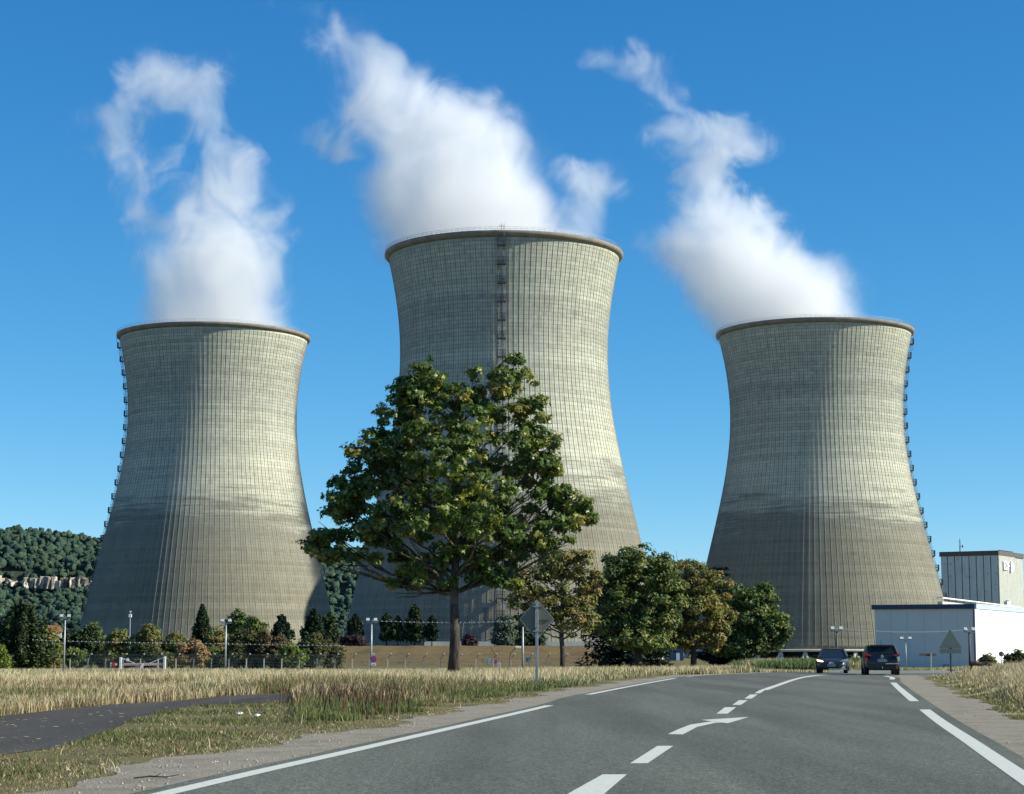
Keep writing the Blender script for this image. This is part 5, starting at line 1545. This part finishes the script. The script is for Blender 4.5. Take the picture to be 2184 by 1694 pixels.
# black hoop barrier and charred log at right
f = at(2018, 150); t = thing('hoop_barrier', 'small black metal hoop barrier in grass left of the triangular sign post', 'barrier', f)
a, b = P(2012, 1417.5, 150) - f, P(2024.5, 1417.5, 150) - f
mb = MB(); mb.tube([(a.x, 0, -.2), (a.x, 0, a.z), (b.x, 0, b.z), (b.x, 0, -.2)], .045, 6); mb.build('hoop', M_darksteel, t)
mb = MB()
for k in range(1, 5): xx = a.x + (b.x - a.x) * k / 5; mb.bar((xx, 0, .1), (xx, 0, a.z), .03)
mb.build('bar', M_darksteel, t)
f = at(2090, 118); f.z = terrain(f.x, 118)
M_char = simple('charred_wood', (.035, .025, .022), .9, .5, 6)
t = thing('fallen_log', 'dark charred log lying in the pale grass right of the triangular sign', 'log', f)
zc = P(2090, 1417, 118).z - f.z
mb = MB(); mb.tube([(-.55, 0, zc + .03), (-.3, 0, zc + .06), (.1, .05, zc), (.45, .0, zc + .02), (.6, 0, zc - .03)], [.13, .15, .12, .14, .08], 9); mb.build('trunk', M_char, t)
mb = MB(); mb.tube([(.45, 0, zc), (.6, 0, zc - .35), (.62, .0, -.1)], [.06, .05, .06], 6); mb.tube([(-.5, 0, zc), (-.62, 0, -.1)], [.06, .05], 6); mb.tube([(.2, 0, zc), (.9, .1, zc - .12)], [.05, .02], 6); mb.build('branch', M_char, t)

# ================================================================ buildings
def frame(C, rot_deg):
    """local frame of a building: origin at the near corner, -x along the shaded front, +y along the lit side"""
    return C, R(rot_deg)
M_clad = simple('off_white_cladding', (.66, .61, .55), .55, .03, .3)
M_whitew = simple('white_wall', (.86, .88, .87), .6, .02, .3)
M_navy = simple('navy_fascia', (.012, .035, .085), .45, .1, .5)
M_roofw = simple('pale_blue_roof', (.42, .52, .62), .5, .05, .5)
# white hall: front (shaded) 17 m, side (lit) 70 m
Dw = 340.0
C = at(2081, Dw); C.z = -2.0
zt = P(2081, 1288.3, Dw).z + 2.0; zf = P(2081, 1298.5, Dw).z + 2.0
Lf = 17.5
t = thing('white_hall', 'low white hall with a shaded front, navy roof edge and brightly sunlit side wall', 'building', C, R(-26))
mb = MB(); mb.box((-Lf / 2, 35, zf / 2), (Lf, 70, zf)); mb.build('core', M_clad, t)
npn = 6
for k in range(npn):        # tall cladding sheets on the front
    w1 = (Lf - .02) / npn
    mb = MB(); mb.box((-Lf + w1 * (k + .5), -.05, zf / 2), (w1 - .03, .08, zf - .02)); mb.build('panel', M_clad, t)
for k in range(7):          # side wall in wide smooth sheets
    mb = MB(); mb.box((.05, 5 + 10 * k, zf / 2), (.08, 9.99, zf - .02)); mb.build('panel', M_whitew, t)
mb = MB(); mb.box((-Lf / 2 - .2, -.25, (zt + zf) / 2), (Lf + .55, .4, zt - zf)); mb.build('fascia', M_navy, t)
mb = MB(); mb.box((.12, 35.2, (zt + zf) / 2 - .02), (.3, 70, zt - zf - .05)); mb.build('fascia', M_roofw, t)
mb = MB(); mb.box((.12, 35.2, zt), (.5, 70.3, .09)); mb.build('coping', M_whitew, t)
mb = MB(); mb.box((-Lf / 2, 35, zt - .3), (Lf - .4, 69, .2)); mb.build('roof', M_roofw, t)
mb = MB(); mb.box((-.1, -.13, zf / 2), (.3, .14, zf)); mb.build('corner_trim', M_mauve, t)

# reactor side block with the letters
De = 850.0
C = at(2134.7, De); C.z = -2.0
He = P(2134.7, 1174.3, De).z + 2.0; Hp = P(2134.7, 1184.5, De).z + 2.0
def conc(name, col, var=.12):
    m, N, L, B = new_mat(name)
    tc = N.new('ShaderNodeTexCoord').outputs['Object']
    a = noise(N, L, vscale(N, L, tc, (.5, .5, .12)), 1.0, 6, .65); b = noise(N, L, vscale(N, L, tc, (.35, .35, .5)), 1.0, 5, .75)
    c = ramp(N, L, a, [(.3, tuple(q * (1 - var) for q in col)), (.7, tuple(q * (1 + var) for q in col))])
    c = mixc(N, L, ramp(N, L, b, [(.56, 0.0), (.68, .5)]), c, tuple(q * .35 for q in col))
    L.new(c, B.inputs['Base Color']); B.inputs['Roughness'].default_value = .9; B.inputs['Specular IOR Level'].default_value = .2
    return m
M_edfc = conc('stained_shade_blue_concrete', (.52, .60, .62)); M_edfs = conc('lit_side_concrete', (.38, .40, .36), .12)  # one concrete, two copies: front colour carries bluish shade, side is toned separately
M_fas = simple('brown_grey_fascia', (.095, .085, .085), .8, .1, .2)
Lfe, Lre = 25.5, 24.0
t = thing('reactor_block', 'tall grey concrete block with vertical panels and white letters, far right', 'building', C, R(-31))
mb = MB(); mb.box((-Lfe / 2, Lre / 2 + .1, Hp / 2), (Lfe - .5, Lre, Hp - .1)); mb.build('core', M_darksteel, t)
for k in range(8):
    w1 = Lfe / 8
    mb = MB(); mb.box((-Lfe + w1 * (k + .5), .1, Hp / 2), (w1 - .38, .7, Hp)); mb.build('panel', M_edfc, t)
mb = MB(); mb.box((.0, Lre / 2 - .1, Hp / 2), (.7, Lre, Hp + .02)); mb.build('side_wall', M_edfs, t)
mb = MB(); mb.box((-2.6, Lre + 6.6, Hp / 2), (5, 12, Hp)); mb.build('recessed_wall', M_edfs, t)
mb = MB(); mb.box((-Lfe / 2, Lre / 2, (He + Hp) / 2), (Lfe + .9, Lre + .8, He - Hp)); mb.build('fascia', M_fas, t)
mb = MB(); mb.box((-2.4, Lre + 6.6, (He + Hp) / 2), (5.6, 12.6, He - Hp - .02)); mb.build('fascia', M_fas, t)
mb = MB()
for k in range(7): mb.box((.3 - .2, 2 + 3 * k, He + .15), (.7, .8, .4))
mb.build('vent', M_fas, t)
# letters on the lit side
def letters(t, txt, size, loc, rot, mat, ext=.25):
    c = bpy.data.curves.new('lettering', 'FONT'); c.body = txt; c.size = size; c.extrude = ext; c.offset = size * .022; c.align_x = 'LEFT'; c.space_character = .95
    o = text_obj(c, mat, t); o.location = loc; o.rotation_euler = rot; return o
zl = P(2140, 1215.5, De + 8).z + 2.0
M_signw = simple('white_sign', (.88, .90, .90), .4, .02)
letters(t, 'EDF', 5.0, (.75, 5.0, zl), (PI / 2, 0, PI / 2), M_signw)
mb = MB()
zc = zl + 1.5
pts_ = [(math.cos(a) * 4.6, math.sin(a) * 2.5) for a in np.linspace(-PI / 2, PI / 2, 15)]
n_ = len(pts_)
vs = [(.62, 15.2 + p[0], zc + p[1]) for p in pts_] + [(1.1, 15.2 + p[0], zc + p[1]) for p in pts_]
mb.add(vs, [list(range(n_)), list(range(2 * n_ - 1, n_ - 1, -1))] + [[i_, i_ + n_, (i_ + 1) % n_ + n_, (i_ + 1) % n_] for i_ in range(n_)])
mb.build('logo', M_signw, t)
# mast on its roof
mp = P(2047.5, 1178, De + 12); t = thing('antenna_mast', 'lattice antenna mast with a small dish on the roof of the tall grey block', 'mast', (mp.x, mp.y, He - 2.0))
Hm = P(2047.5, 1149, De + 12).z - (He - 2.0)
mb = MB()
for sx, sy in ((-.3, -.3), (.3, -.3), (0, .3)): mb.bar((sx, sy, 0), (sx * .8, sy * .8, Hm * .85), .14)
for k in range(8): z_ = Hm * .85 * k / 8; mb.bar((-.3, -.3, z_), (.3, -.3, z_ + Hm * .1), .09)
mb.bar((0, 0, Hm * .8), (0, 0, Hm), .25); mb.build('lattice', M_galv, t)
mb = MB(); mb.tube([(1.0, -.3, Hm * .42), (1.35, -.3, Hm * .42)], [.75, .5], 12); mb.bar((0, 0, Hm * .42), (1.0, -.3, Hm * .42), .15); mb.build('dish', M_darksteel, t)

# long low block running away behind the white hall
a = P(2010, 1273.5, 545.0); b = P(2177, 1294.5, 665.0)
d = Vector((b.x - a.x, b.y - a.y, 0)); L_ = d.length; ang = math.atan2(d.y, d.x)
t = thing('long_low_block', 'long low grey building with white roof edge between white hall and tall block', 'building', (a.x, a.y, -2), ang)
Hl = a.z + 2
mb = MB(); mb.box((L_ / 2, .7, Hl / 2 - .6), (L_, 1.4, Hl - 1.2)); mb.build('wall', M_clad, t)
mb = MB(); mb.box((L_ / 2, .7, Hl - .18), (L_ + .4, 1.7, .28)); mb.build('roof_edge', M_whitew, t)
for k, (x0_, x1_, m_) in enumerate(((.40, .50, M_darksteel), (.52, .63, M_roofw), (.65, .97, M_darksteel))):
    mb = MB(); mb.box((L_ * (x0_ + x1_) / 2, -.06, Hl - 1.9), (L_ * (x1_ - x0_), .12, 1.7)); mb.build('window_band', m_, t)
p = P(2155, 1290, 655); mb = MB(); q_ = Matrix.Rotation(-ang, 3, 'Z') @ Vector((p.x - a.x, p.y - a.y, 0))
mb.box((q_.x, q_.y + .8, Hl + .9), (2.2, 1.2, 2.0)); mb.build('roof_unit', M_whitew, t)
mb = MB(); mb.box((q_.x - 3.2, q_.y + .8, Hl + .7), (2.4, 1.2, 1.5)); mb.build('roof_unit', M_clad, t)

# dark blue shed glimpsed between the roadside trees
p = P(1440, 1392, 560); t = thing('blue_shed', 'dark blue shed glimpsed between the round tree and the yellowing tree', 'shed', (p.x, p.y, -1.5))
Hs = P(1440, 1372, 560).z + 1.5
mb = MB(); mb.box((0, 0, Hs / 2), (4.2, 4, Hs)); mb.build('wall', M_navy, t)
mb = MB(); mb.box((0, 0, Hs + .08), (4.6, 4.4, .2)); mb.build('roof', M_clad, t)
mb = MB(); mb.box((.6, -2.03, 1.1), (1.0, .06, 2.1)); mb.build('door', M_roofw, t)

# little house with a red tile roof
p = at(107, 430); t = thing('house', 'small cream house with a red tiled roof behind the pines on the left', 'house', p, R(12))
z0_ = P(107, 1348, 430).z - p.z; z1_ = P(107, 1334, 430).z - p.z
M_cream = simple('cream_render', (.50, .43, .33), .9, .08, .5); M_tile = simple('red_tiles', (.26, .095, .05), .85, .25, 3)
mb = MB(); mb.box((0, 0, z0_ / 2), (4.6, 6, z0_)); mb.build('wall', M_cream, t)
mb = MB(); mb.add([(-2.6, -3.3, z0_), (2.6, -3.3, z0_), (2.6, 3.3, z0_), (-2.6, 3.3, z0_), (-1.9, 0, z1_), (1.9, 0, z1_)], [[0, 1, 5, 4], [2, 3, 4, 5], [1, 2, 5], [3, 0, 4], [3, 2, 1, 0]]); rf = mb.build('roof', M_tile, t)
mb = MB(); mb.box((1.0, .5, z1_ + .1), (.5, .5, 1.0)); mb.build('chimney', M_tile, rf)
mb = MB(); mb.box((.9, -3.02, z0_ - 1.1), (.8, .06, 1.1)); mb.build('window', M_darksteel, t)
# site wall strip beneath the right tower and dark gate bits left of the mound
t = thing('retaining_wall', 'pale low concrete wall at the foot of the middle tower, top of the bank', 'wall', (0, 0, 0))
n_ = 0
for k in range(26):
    u0_ = 905 + k * 14.2
    a = P(u0_, 1379, 470); b = P(u0_ + 14.0, 1379, 470)
    mb = MB(); mb.box(((a.x + b.x) / 2, 470, 2.9), (b.x - a.x - .02, .4, 1.1)); mb.build('block', M_beam, t)

# ================================================================ cars
def paint(name, col, rough=.25):
    m, N, L, B = new_mat(name)
    tc = N.new('ShaderNodeTexCoord').outputs['Object']
    n = noise(N, L, tc, 2.0, 4, .6)
    c = ramp(N, L, n, [(.3, tuple(q * .9 for q in col)), (.7, tuple(q * 1.1 for q in col))])
    L.new(c, B.inputs['Base Color']); B.inputs['Roughness'].default_value = rough; B.inputs['Coat Weight'].default_value = .4; B.inputs['Coat Roughness'].default_value = .06
    B.inputs['Metallic'].default_value = .25
    d = noise(N, L, tc, 9.0, 4, .6); L.new(mth(N, L, 'ADD', rough, mth(N, L, 'MULTIPLY', d, .12)), B.inputs['Roughness'])
    return m
def glass(name, tr=.35, col=(.02, .03, .035)):
    m, N, L, B = new_mat(name)
    B.inputs['Base Color'].default_value = (*col, 1); B.inputs['Roughness'].default_value = .06; B.inputs['Coat Weight'].default_value = .3
    T = N.new('ShaderNodeBsdfTransparent'); T.inputs['Color'].default_value = (.75, .85, .82, 1)
    mx = N.new('ShaderNodeMixShader'); mx.inputs[0].default_value = tr
    L.new(B.outputs[0], mx.inputs[1]); L.new(T.outputs[0], mx.inputs[2]); L.new(mx.outputs[0], N['Material Output'].inputs['Surface'])
    return m
def emis(name, col, e, base=(.5, .5, .5)):
    m, N, L, B = new_mat(name)
    B.inputs['Base Color'].default_value = (*base, 1); B.inputs['Emission Color'].default_value = (*col, 1); B.inputs['Emission Strength'].default_value = e; B.inputs['Roughness'].default_value = .2
    return m
M_tyre = simple('tyre_rubber', (.018, .018, .018), .85, .2, 5)
M_rim = simple('alloy', (.42, .43, .44), .35, .1, 5, .7)
M_plastic = simple('black_plastic', (.012, .012, .013), .6, .2, 5)
M_chrome = simple('chrome', (.75, .76, .77), .15, .03, 5, .95)
M_lens = simple('clear_lens', (.55, .60, .65), .1, .1, 5, .4)
M_tail = simple('red_lens', (.42, .012, .02), .15, .1, 5)
M_int = simple('dark_interior', (.02, .02, .022), .9)
M_wind = glass('windscreen_glass', .25); M_rear = glass('rear_glass', .55)
M_plate = simple('plate_white', (.62, .64, .62), .5, .03)
M_ink = simple('plate_ink', (.03, .04, .06), .6)
M_eublue = simple('plate_blue', (.02, .06, .3), .5)

def car(name, label, loc, heading, L_, W_, H_, paintm, prof, cab, wheel_r, wb, front_lamps, rear):
    """prof: (y, half width, z low, z high) stations of the lower body from tail to nose;
    cab: dict of belt and roof points. local +y is forward."""
    t = thing(name, label, 'car', loc, heading)
    mb = MB(); n = 0; ring = []
    for (y, hw_, zl, zh) in prof:
        half = [(0, zl), (hw_ * .80, zl), (hw_ * .95, zl + .06), (hw_, zl + .22), (hw_ * 1.0, zl + (zh - zl) * .55), (hw_ * .985, zh - .14), (hw_ * .90, zh - .02), (hw_ * .6, zh + .015), (0, zh + .03)]
        full = [(x, z) for x, z in half] + [(-x, z) for x, z in half[-2:0:-1]]
        ring.append([(x, y, z) for x, z in full])
    m_ = len(ring[0]); vs = [p for r_ in ring for p in r_]
    fs = [[i * m_ + k, i * m_ + (k + 1) % m_, (i + 1) * m_ + (k + 1) % m_, (i + 1) * m_ + k] for i in range(len(ring) - 1) for k in range(m_)]
    fs += [list(range(m_))[::-1], [(len(ring) - 1) * m_ + k for k in range(m_)]]
    mb.add(vs, fs); body = mb.build('body', paintm, t, True, 0)
    sb = body.modifiers.new('round', 'SUBSURF'); sb.levels = 1; sb.render_levels = 1
    # cabin shell
    yb0, yr0, yr1, yb1, zb, zr, wb_, wr_ = cab   # rear belt, rear roof, front roof, front belt, belt z, roof z, belt half width, roof half width
    def cabring(k, inset=0.0):
        # k: 0 belt .. 1 roof ; returns 4 corners (rear-left, rear-right, front-right, front-left)
        y0 = yb0 + (yr0 - yb0) * k; y1 = yb1 + (yr1 - yb1) * k; w_ = wb_ + (wr_ - wb_) * k; z = zb + (zr - zb) * k
        return [Vector((-w_, y0, z)), Vector((w_, y0, z)), Vector((w_, y1, z)), Vector((-w_, y1, z))]
    roof = MB(); r1 = cabring(1)
    nx = 6; grid = []
    for iy in range(7):
        for ix in range(nx + 1):
            fx, fy = ix / nx, iy / 6
            p = r1[0].lerp(r1[1], fx).lerp(r1[3].lerp(r1[2], fx), fy)
            p.z += .075 * math.sin(PI * fx) ** .6 * (.55 + .45 * math.sin(PI * min(1, fy * .9 + .1)))
            grid.append(p)
    roof.add(grid, [[i * (nx + 1) + k, i * (nx + 1) + k + 1, (i + 1) * (nx + 1) + k + 1, (i + 1) * (nx + 1) + k] for i in range(6) for k in range(nx)])
    ro = roof.build('roof', paintm, t, True); sd = ro.modifiers.new('thick', 'SOLIDIFY'); sd.thickness = .04
    # pillars
    pl = MB(); b0 = cabring(0)
    for k in range(4): pl.bar(b0[k], r1[k], .075, .09)
    for s in (-1, 1):
        for f_ in (.36, .68):
            a = b0[0].lerp(b0[3], f_) if s < 0 else b0[1].lerp(b0[2], f_); b = r1[0].lerp(r1[3], f_) if s < 0 else r1[1].lerp(r1[2], f_)
            pl.bar(a, b, .05, .07)
    for k in range(4): pl.bar(r1[k], r1[(k + 1) % 4], .07, .06)
    for k in range(4): pl.bar(b0[k], b0[(k + 1) % 4], .08, .05)
    pl.build('pillar', paintm, t, False, .01)
    def pane(nm, A, B_, C_, D_, mat, off):
        c = (A + B_ + C_ + D_) / 4; q_ = [c + (p - c) * .955 + Vector(off) for p in (A, B_, C_, D_)]
        nrm = (q_[1] - q_[0]).cross(q_[3] - q_[0]).normalized() * .012
        m2 = MB(); vs_ = q_ + [p + nrm for p in q_]
        m2.add(vs_, [[0, 1, 2, 3], [7, 6, 5, 4], [0, 4, 5, 1], [1, 5, 6, 2], [2, 6, 7, 3], [3, 7, 4, 0]]); return m2.build(nm, mat, t)
    pane('windscreen', b0[3], b0[2], r1[2], r1[3], M_wind, (0, .01, 0))
    pane('rear_window', b0[0], b0[1], r1[1], r1[0], M_rear, (0, -.01, 0))
    for s in (-1, 1):
        A0, A1 = (b0[0], b0[3]) if s < 0 else (b0[1], b0[2]); B0, B1 = (r1[0], r1[3]) if s < 0 else (r1[1], r1[2])
        for f0, f1 in ((.03, .35), (.37, .67), (.69, .96)):
            pane('side_window', A0.lerp(A1, f0), A0.lerp(A1, f1), B0.lerp(B1, f1), B0.lerp(B1, f0), M_wind, (s * .012, 0, 0))
    # cabin inside: floor shelf, seats with headrests
    for sx in (-.36, .36):
        for yy in (yb0 * .45, yb1 * .25):
            se = MB(); se.box((sx, yy, zb - .12), (.46, .16, .5)); se.box((sx, yy, zb + .25), (.26, .1, .2)); se.build('seat', M_int, t, False, .05)
    # wheels
    for sx in (-1, 1):
        for yy in wb:
            wl_ = bpy.data.objects.new('wheel', None); link(wl_, t); wl_.location = (sx * (W_ / 2 - .12), yy, wheel_r)
            ty = MB(); prof_ = [(-.105, .80), (-.105, .97), (-.07, 1.0), (.07, 1.0), (.105, .97), (.105, .80)]
            n_ = 24; vs_ = [(px, wheel_r * pr * math.cos(2 * PI * k / n_), wheel_r * pr * math.sin(2 * PI * k / n_)) for px, pr in prof_ for k in range(n_)]
            ty.add(vs_, [[i * n_ + k, i * n_ + (k + 1) % n_, ((i + 1) % 6) * n_ + (k + 1) % n_, ((i + 1) % 6) * n_ + k] for i in range(6) for k in range(n_)]); ty.build('tyre', M_tyre, wl_, True)
            ri = MB(); ri.tube([(sx * .03, 0, 0), (sx * .055, 0, 0)], wheel_r * .16, 12)
            for k in range(5):
                a = 2 * PI * k / 5; ri.bar((sx * .05, 0, 0), (sx * .07, math.cos(a) * wheel_r * .76, math.sin(a) * wheel_r * .76), .09, .04)
            n_ = 20; rg = [(sx * .09, .70), (sx * .09, .80), (-sx * .06, .80), (-sx * .06, .70)]
            vs_ = [(px, wheel_r * pr * math.cos(2 * PI * k / n_), wheel_r * pr * math.sin(2 * PI * k / n_)) for px, pr in rg for k in range(n_)]
            ri.add(vs_, [[i * n_ + k, i * n_ + (k + 1) % n_, ((i + 1) % 4) * n_ + (k + 1) % n_, ((i + 1) % 4) * n_ + k] for i in range(4) for k in range(n_)]); ri.build('rim', M_rim, wl_)
            arch = MB(); arch.tube([(sx * -.12, 0, .02), (sx * .125, 0, .02)], wheel_r * 1.13, 24); arch.build('wheel_arch', M_plastic, wl_)
    # mirrors
    for s in (-1, 1):
        m2 = MB(); m2.box((s * (wb_ + .17), yb1 - .32, zb + .06), (.24, .12, .16)); m2.bar((s * wb_ * .97, yb1 - .3, zb), (s * (wb_ + .1), yb1 - .32, zb + .03), .05); m2.build('mirror', M_plastic, t, False, .03)
    return t
def lamp(t, nm, pts, depth, mat, d=-1):
    """flat lamp outline (x,z) pushed out of the nose or tail"""
    mb = MB(); mb.prism([(p[0], p[2]) for p in pts], pts[0][1], pts[0][1] + depth); return mb.build(nm, mat, t, False, .012)
def plate(t, y, z, face, w_=.52):
    mb = MB(); mb.box((0, y, z), (w_, .02, .115)); p = mb.build('number_plate', M_plate, t)
    for k in (-1, 1): 
        m2 = MB(); m2.box((k * w_ * .46, y + face * .012, z), (.035, .006, .11)); m2.build('plate_band', M_eublue, p)
    m2 = MB()
    for k, xx in enumerate((-.18, -.13, -.055, 0, .055, .13, .18)): m2.box((xx, y + face * .013, z), (.034, .004, .07))
    m2.build('lettering', M_ink, p)
ZR = .014
# oncoming hatchback
pc = P(1776, 1436, 117.0); Dc = 117.0
loc = Vector((P(1776, HZ, Dc).x, Dc, terrain(P(1776, HZ, Dc).x, Dc) + ZR))
M_p1 = paint('blue_grey_paint', (.022, .028, .032), .35)
prof1 = [(-2.16, .62, .42, .80), (-2.08, .80, .30, .90), (-1.75, .875, .22, .94), (-.9, .89, .20, .93), (.2, .89, .20, .92), (.95, .89, .20, .90), (1.45, .875, .20, .84), (1.85, .82, .20, .76), (2.08, .70, .24, .66), (2.15, .50, .32, .55)]
t = car('hatchback_car', 'dark blue grey oncoming hatchback with one lit lamp, left of the black car', loc, R(180 - 11.5), 4.3, 1.79, 1.47, M_p1, prof1, (-2.0, -1.35, .25, 1.12, .90, 1.37, .83, .60), .32, (-1.35, 1.30), None, None)
M_lit = emis('lit_headlamp', (1.0, .62, .30), 2.6, (.9, .7, .5))
lamp(t, 'headlight', [(.48, 2.0, .66), (.82, 2.0, .70), (.84, 2.0, .80), (.62, 2.0, .76), (.46, 2.0, .70)], .07, M_lit)
lamp(t, 'headlight', [(-.48, 2.0, .66), (-.82, 2.0, .70), (-.86, 2.0, .84), (-.62, 2.0, .78), (-.46, 2.0, .70)], .08, M_lens)
mb = MB(); mb.box((0, 2.10, .52), (.9, .1, .05)); mb.box((0, 2.12, .35), (.95, .1, .16)); mb.build('grille', M_plastic, t, False, .02)
for s in (-1, 1):
    mb = MB(); mb.box((s * .66, 2.03, .34), (.22, .1, .12)); mb.build('fog_lamp', M_plastic if s > 0 else M_chrome, t, False, .02)
mb = MB(); mb.bar((-.14, 2.17, .60), (0, 2.19, .66), .03); mb.bar((.14, 2.17, .60), (0, 2.19, .66), .03); mb.bar((-.14, 2.17, .55), (0, 2.19, .61), .03); mb.bar((.14, 2.17, .55), (0, 2.19, .61), .03); mb.build('badge', M_chrome, t)
mb = MB(); mb.box((-.35, 2.08, .25), (1.0, .1, .05)); mb.build('bumper_lip', M_chrome, t, False, .01)
plate(t, 2.19, .46, 1)
# black people carrier seen from behind
loc = Vector((P(1876, HZ, 108.0).x, 108.0, terrain(P(1876, HZ, 108.0).x, 108.0) + ZR))
M_p2 = paint('black_paint', (.008, .009, .012), .3)
prof2 = [(-2.12, .70, .40, .70), (-2.08, .84, .28, 1.02), (-1.85, .905, .24, 1.08), (-1.2, .92, .24, 1.05), (.1, .92, .24, 1.0), (.9, .92, .24, .98), (1.45, .90, .24, .92), (1.85, .84, .24, .82), (2.05, .7, .28, .70), (2.13, .5, .34, .6)]
t = car('people_carrier_car', 'black tall car driving away, seen from behind at the end of the road', loc, R(-7.0), 4.3, 1.84, 1.64, M_p2, prof2, (-2.0, -1.72, .35, 1.28, 1.02, 1.54, .86, .66), .34, (-1.36, 1.33), None, None)
for s in (-1, 1):
    lamp(t, 'taillight', [(s * .60, -2.16, .98), (s * .90, -2.16, 1.02), (s * .90, -2.16, 1.14), (s * .78, -2.16, 1.13), (s * .60, -2.16, 1.07)], .12, M_tail)
    mb = MB(); mb.box((s * .84, -2.09, .85), (.12, .1, .22)); mb.build('reversing_lamp', M_lens if s > 0 else M_tail, t, False, .02)
    mb = MB(); mb.box((s * .76, -2.13, .46), (.2, .06, .07)); mb.build('reflector', M_tail, t, False, .01)
mb = MB(); mb.box((0, -2.12, .40), (1.5, .12, .22)); mb.build('bumper', M_plastic, t, False, .03)
mb = MB(); mb.box((.52, -2.17, .60), (.7, .03, .025)); mb.build('bumper_trim', M_chrome, t)
mb = MB()
for a, b in (((0, .09), (.065, 0)), ((.065, 0), (0, -.09)), ((0, -.09), (-.065, 0)), ((-.065, 0), (0, .09))): mb.bar((a[0], -2.15, .98 + a[1]), (b[0], -2.15, .98 + b[1]), .022)
mb.build('badge', M_chrome, t)
mb = MB()
for k in range(6): mb.box((-.17 + k * .068, -2.14, .86), (.035, .01, .022))
mb.build('lettering', M_rim, t)
plate(t, -2.16, .76, -1)
mb = MB(); mb.bar((-.1, -2.03, 1.14), (.38, -1.98, 1.2), .025); mb.build('wiper', M_plastic, t)
mb = MB(); mb.box((0, -1.78, 1.58), (1.2, .3, .035)); mb.build('spoiler', M_p2, t, False, .01)
mb = MB(); mb.tube([(-.02, -1.2, 1.58), (-.02, -1.3, 1.86)], .008, 5); mb.build('aerial', M_plastic, t)
mb = MB(); mb.tube([(0, -2.1, .38), (0, -2.22, .38), (0, -2.24, .46)], .025, 6); mb.build('tow_ball', M_chrome, t)
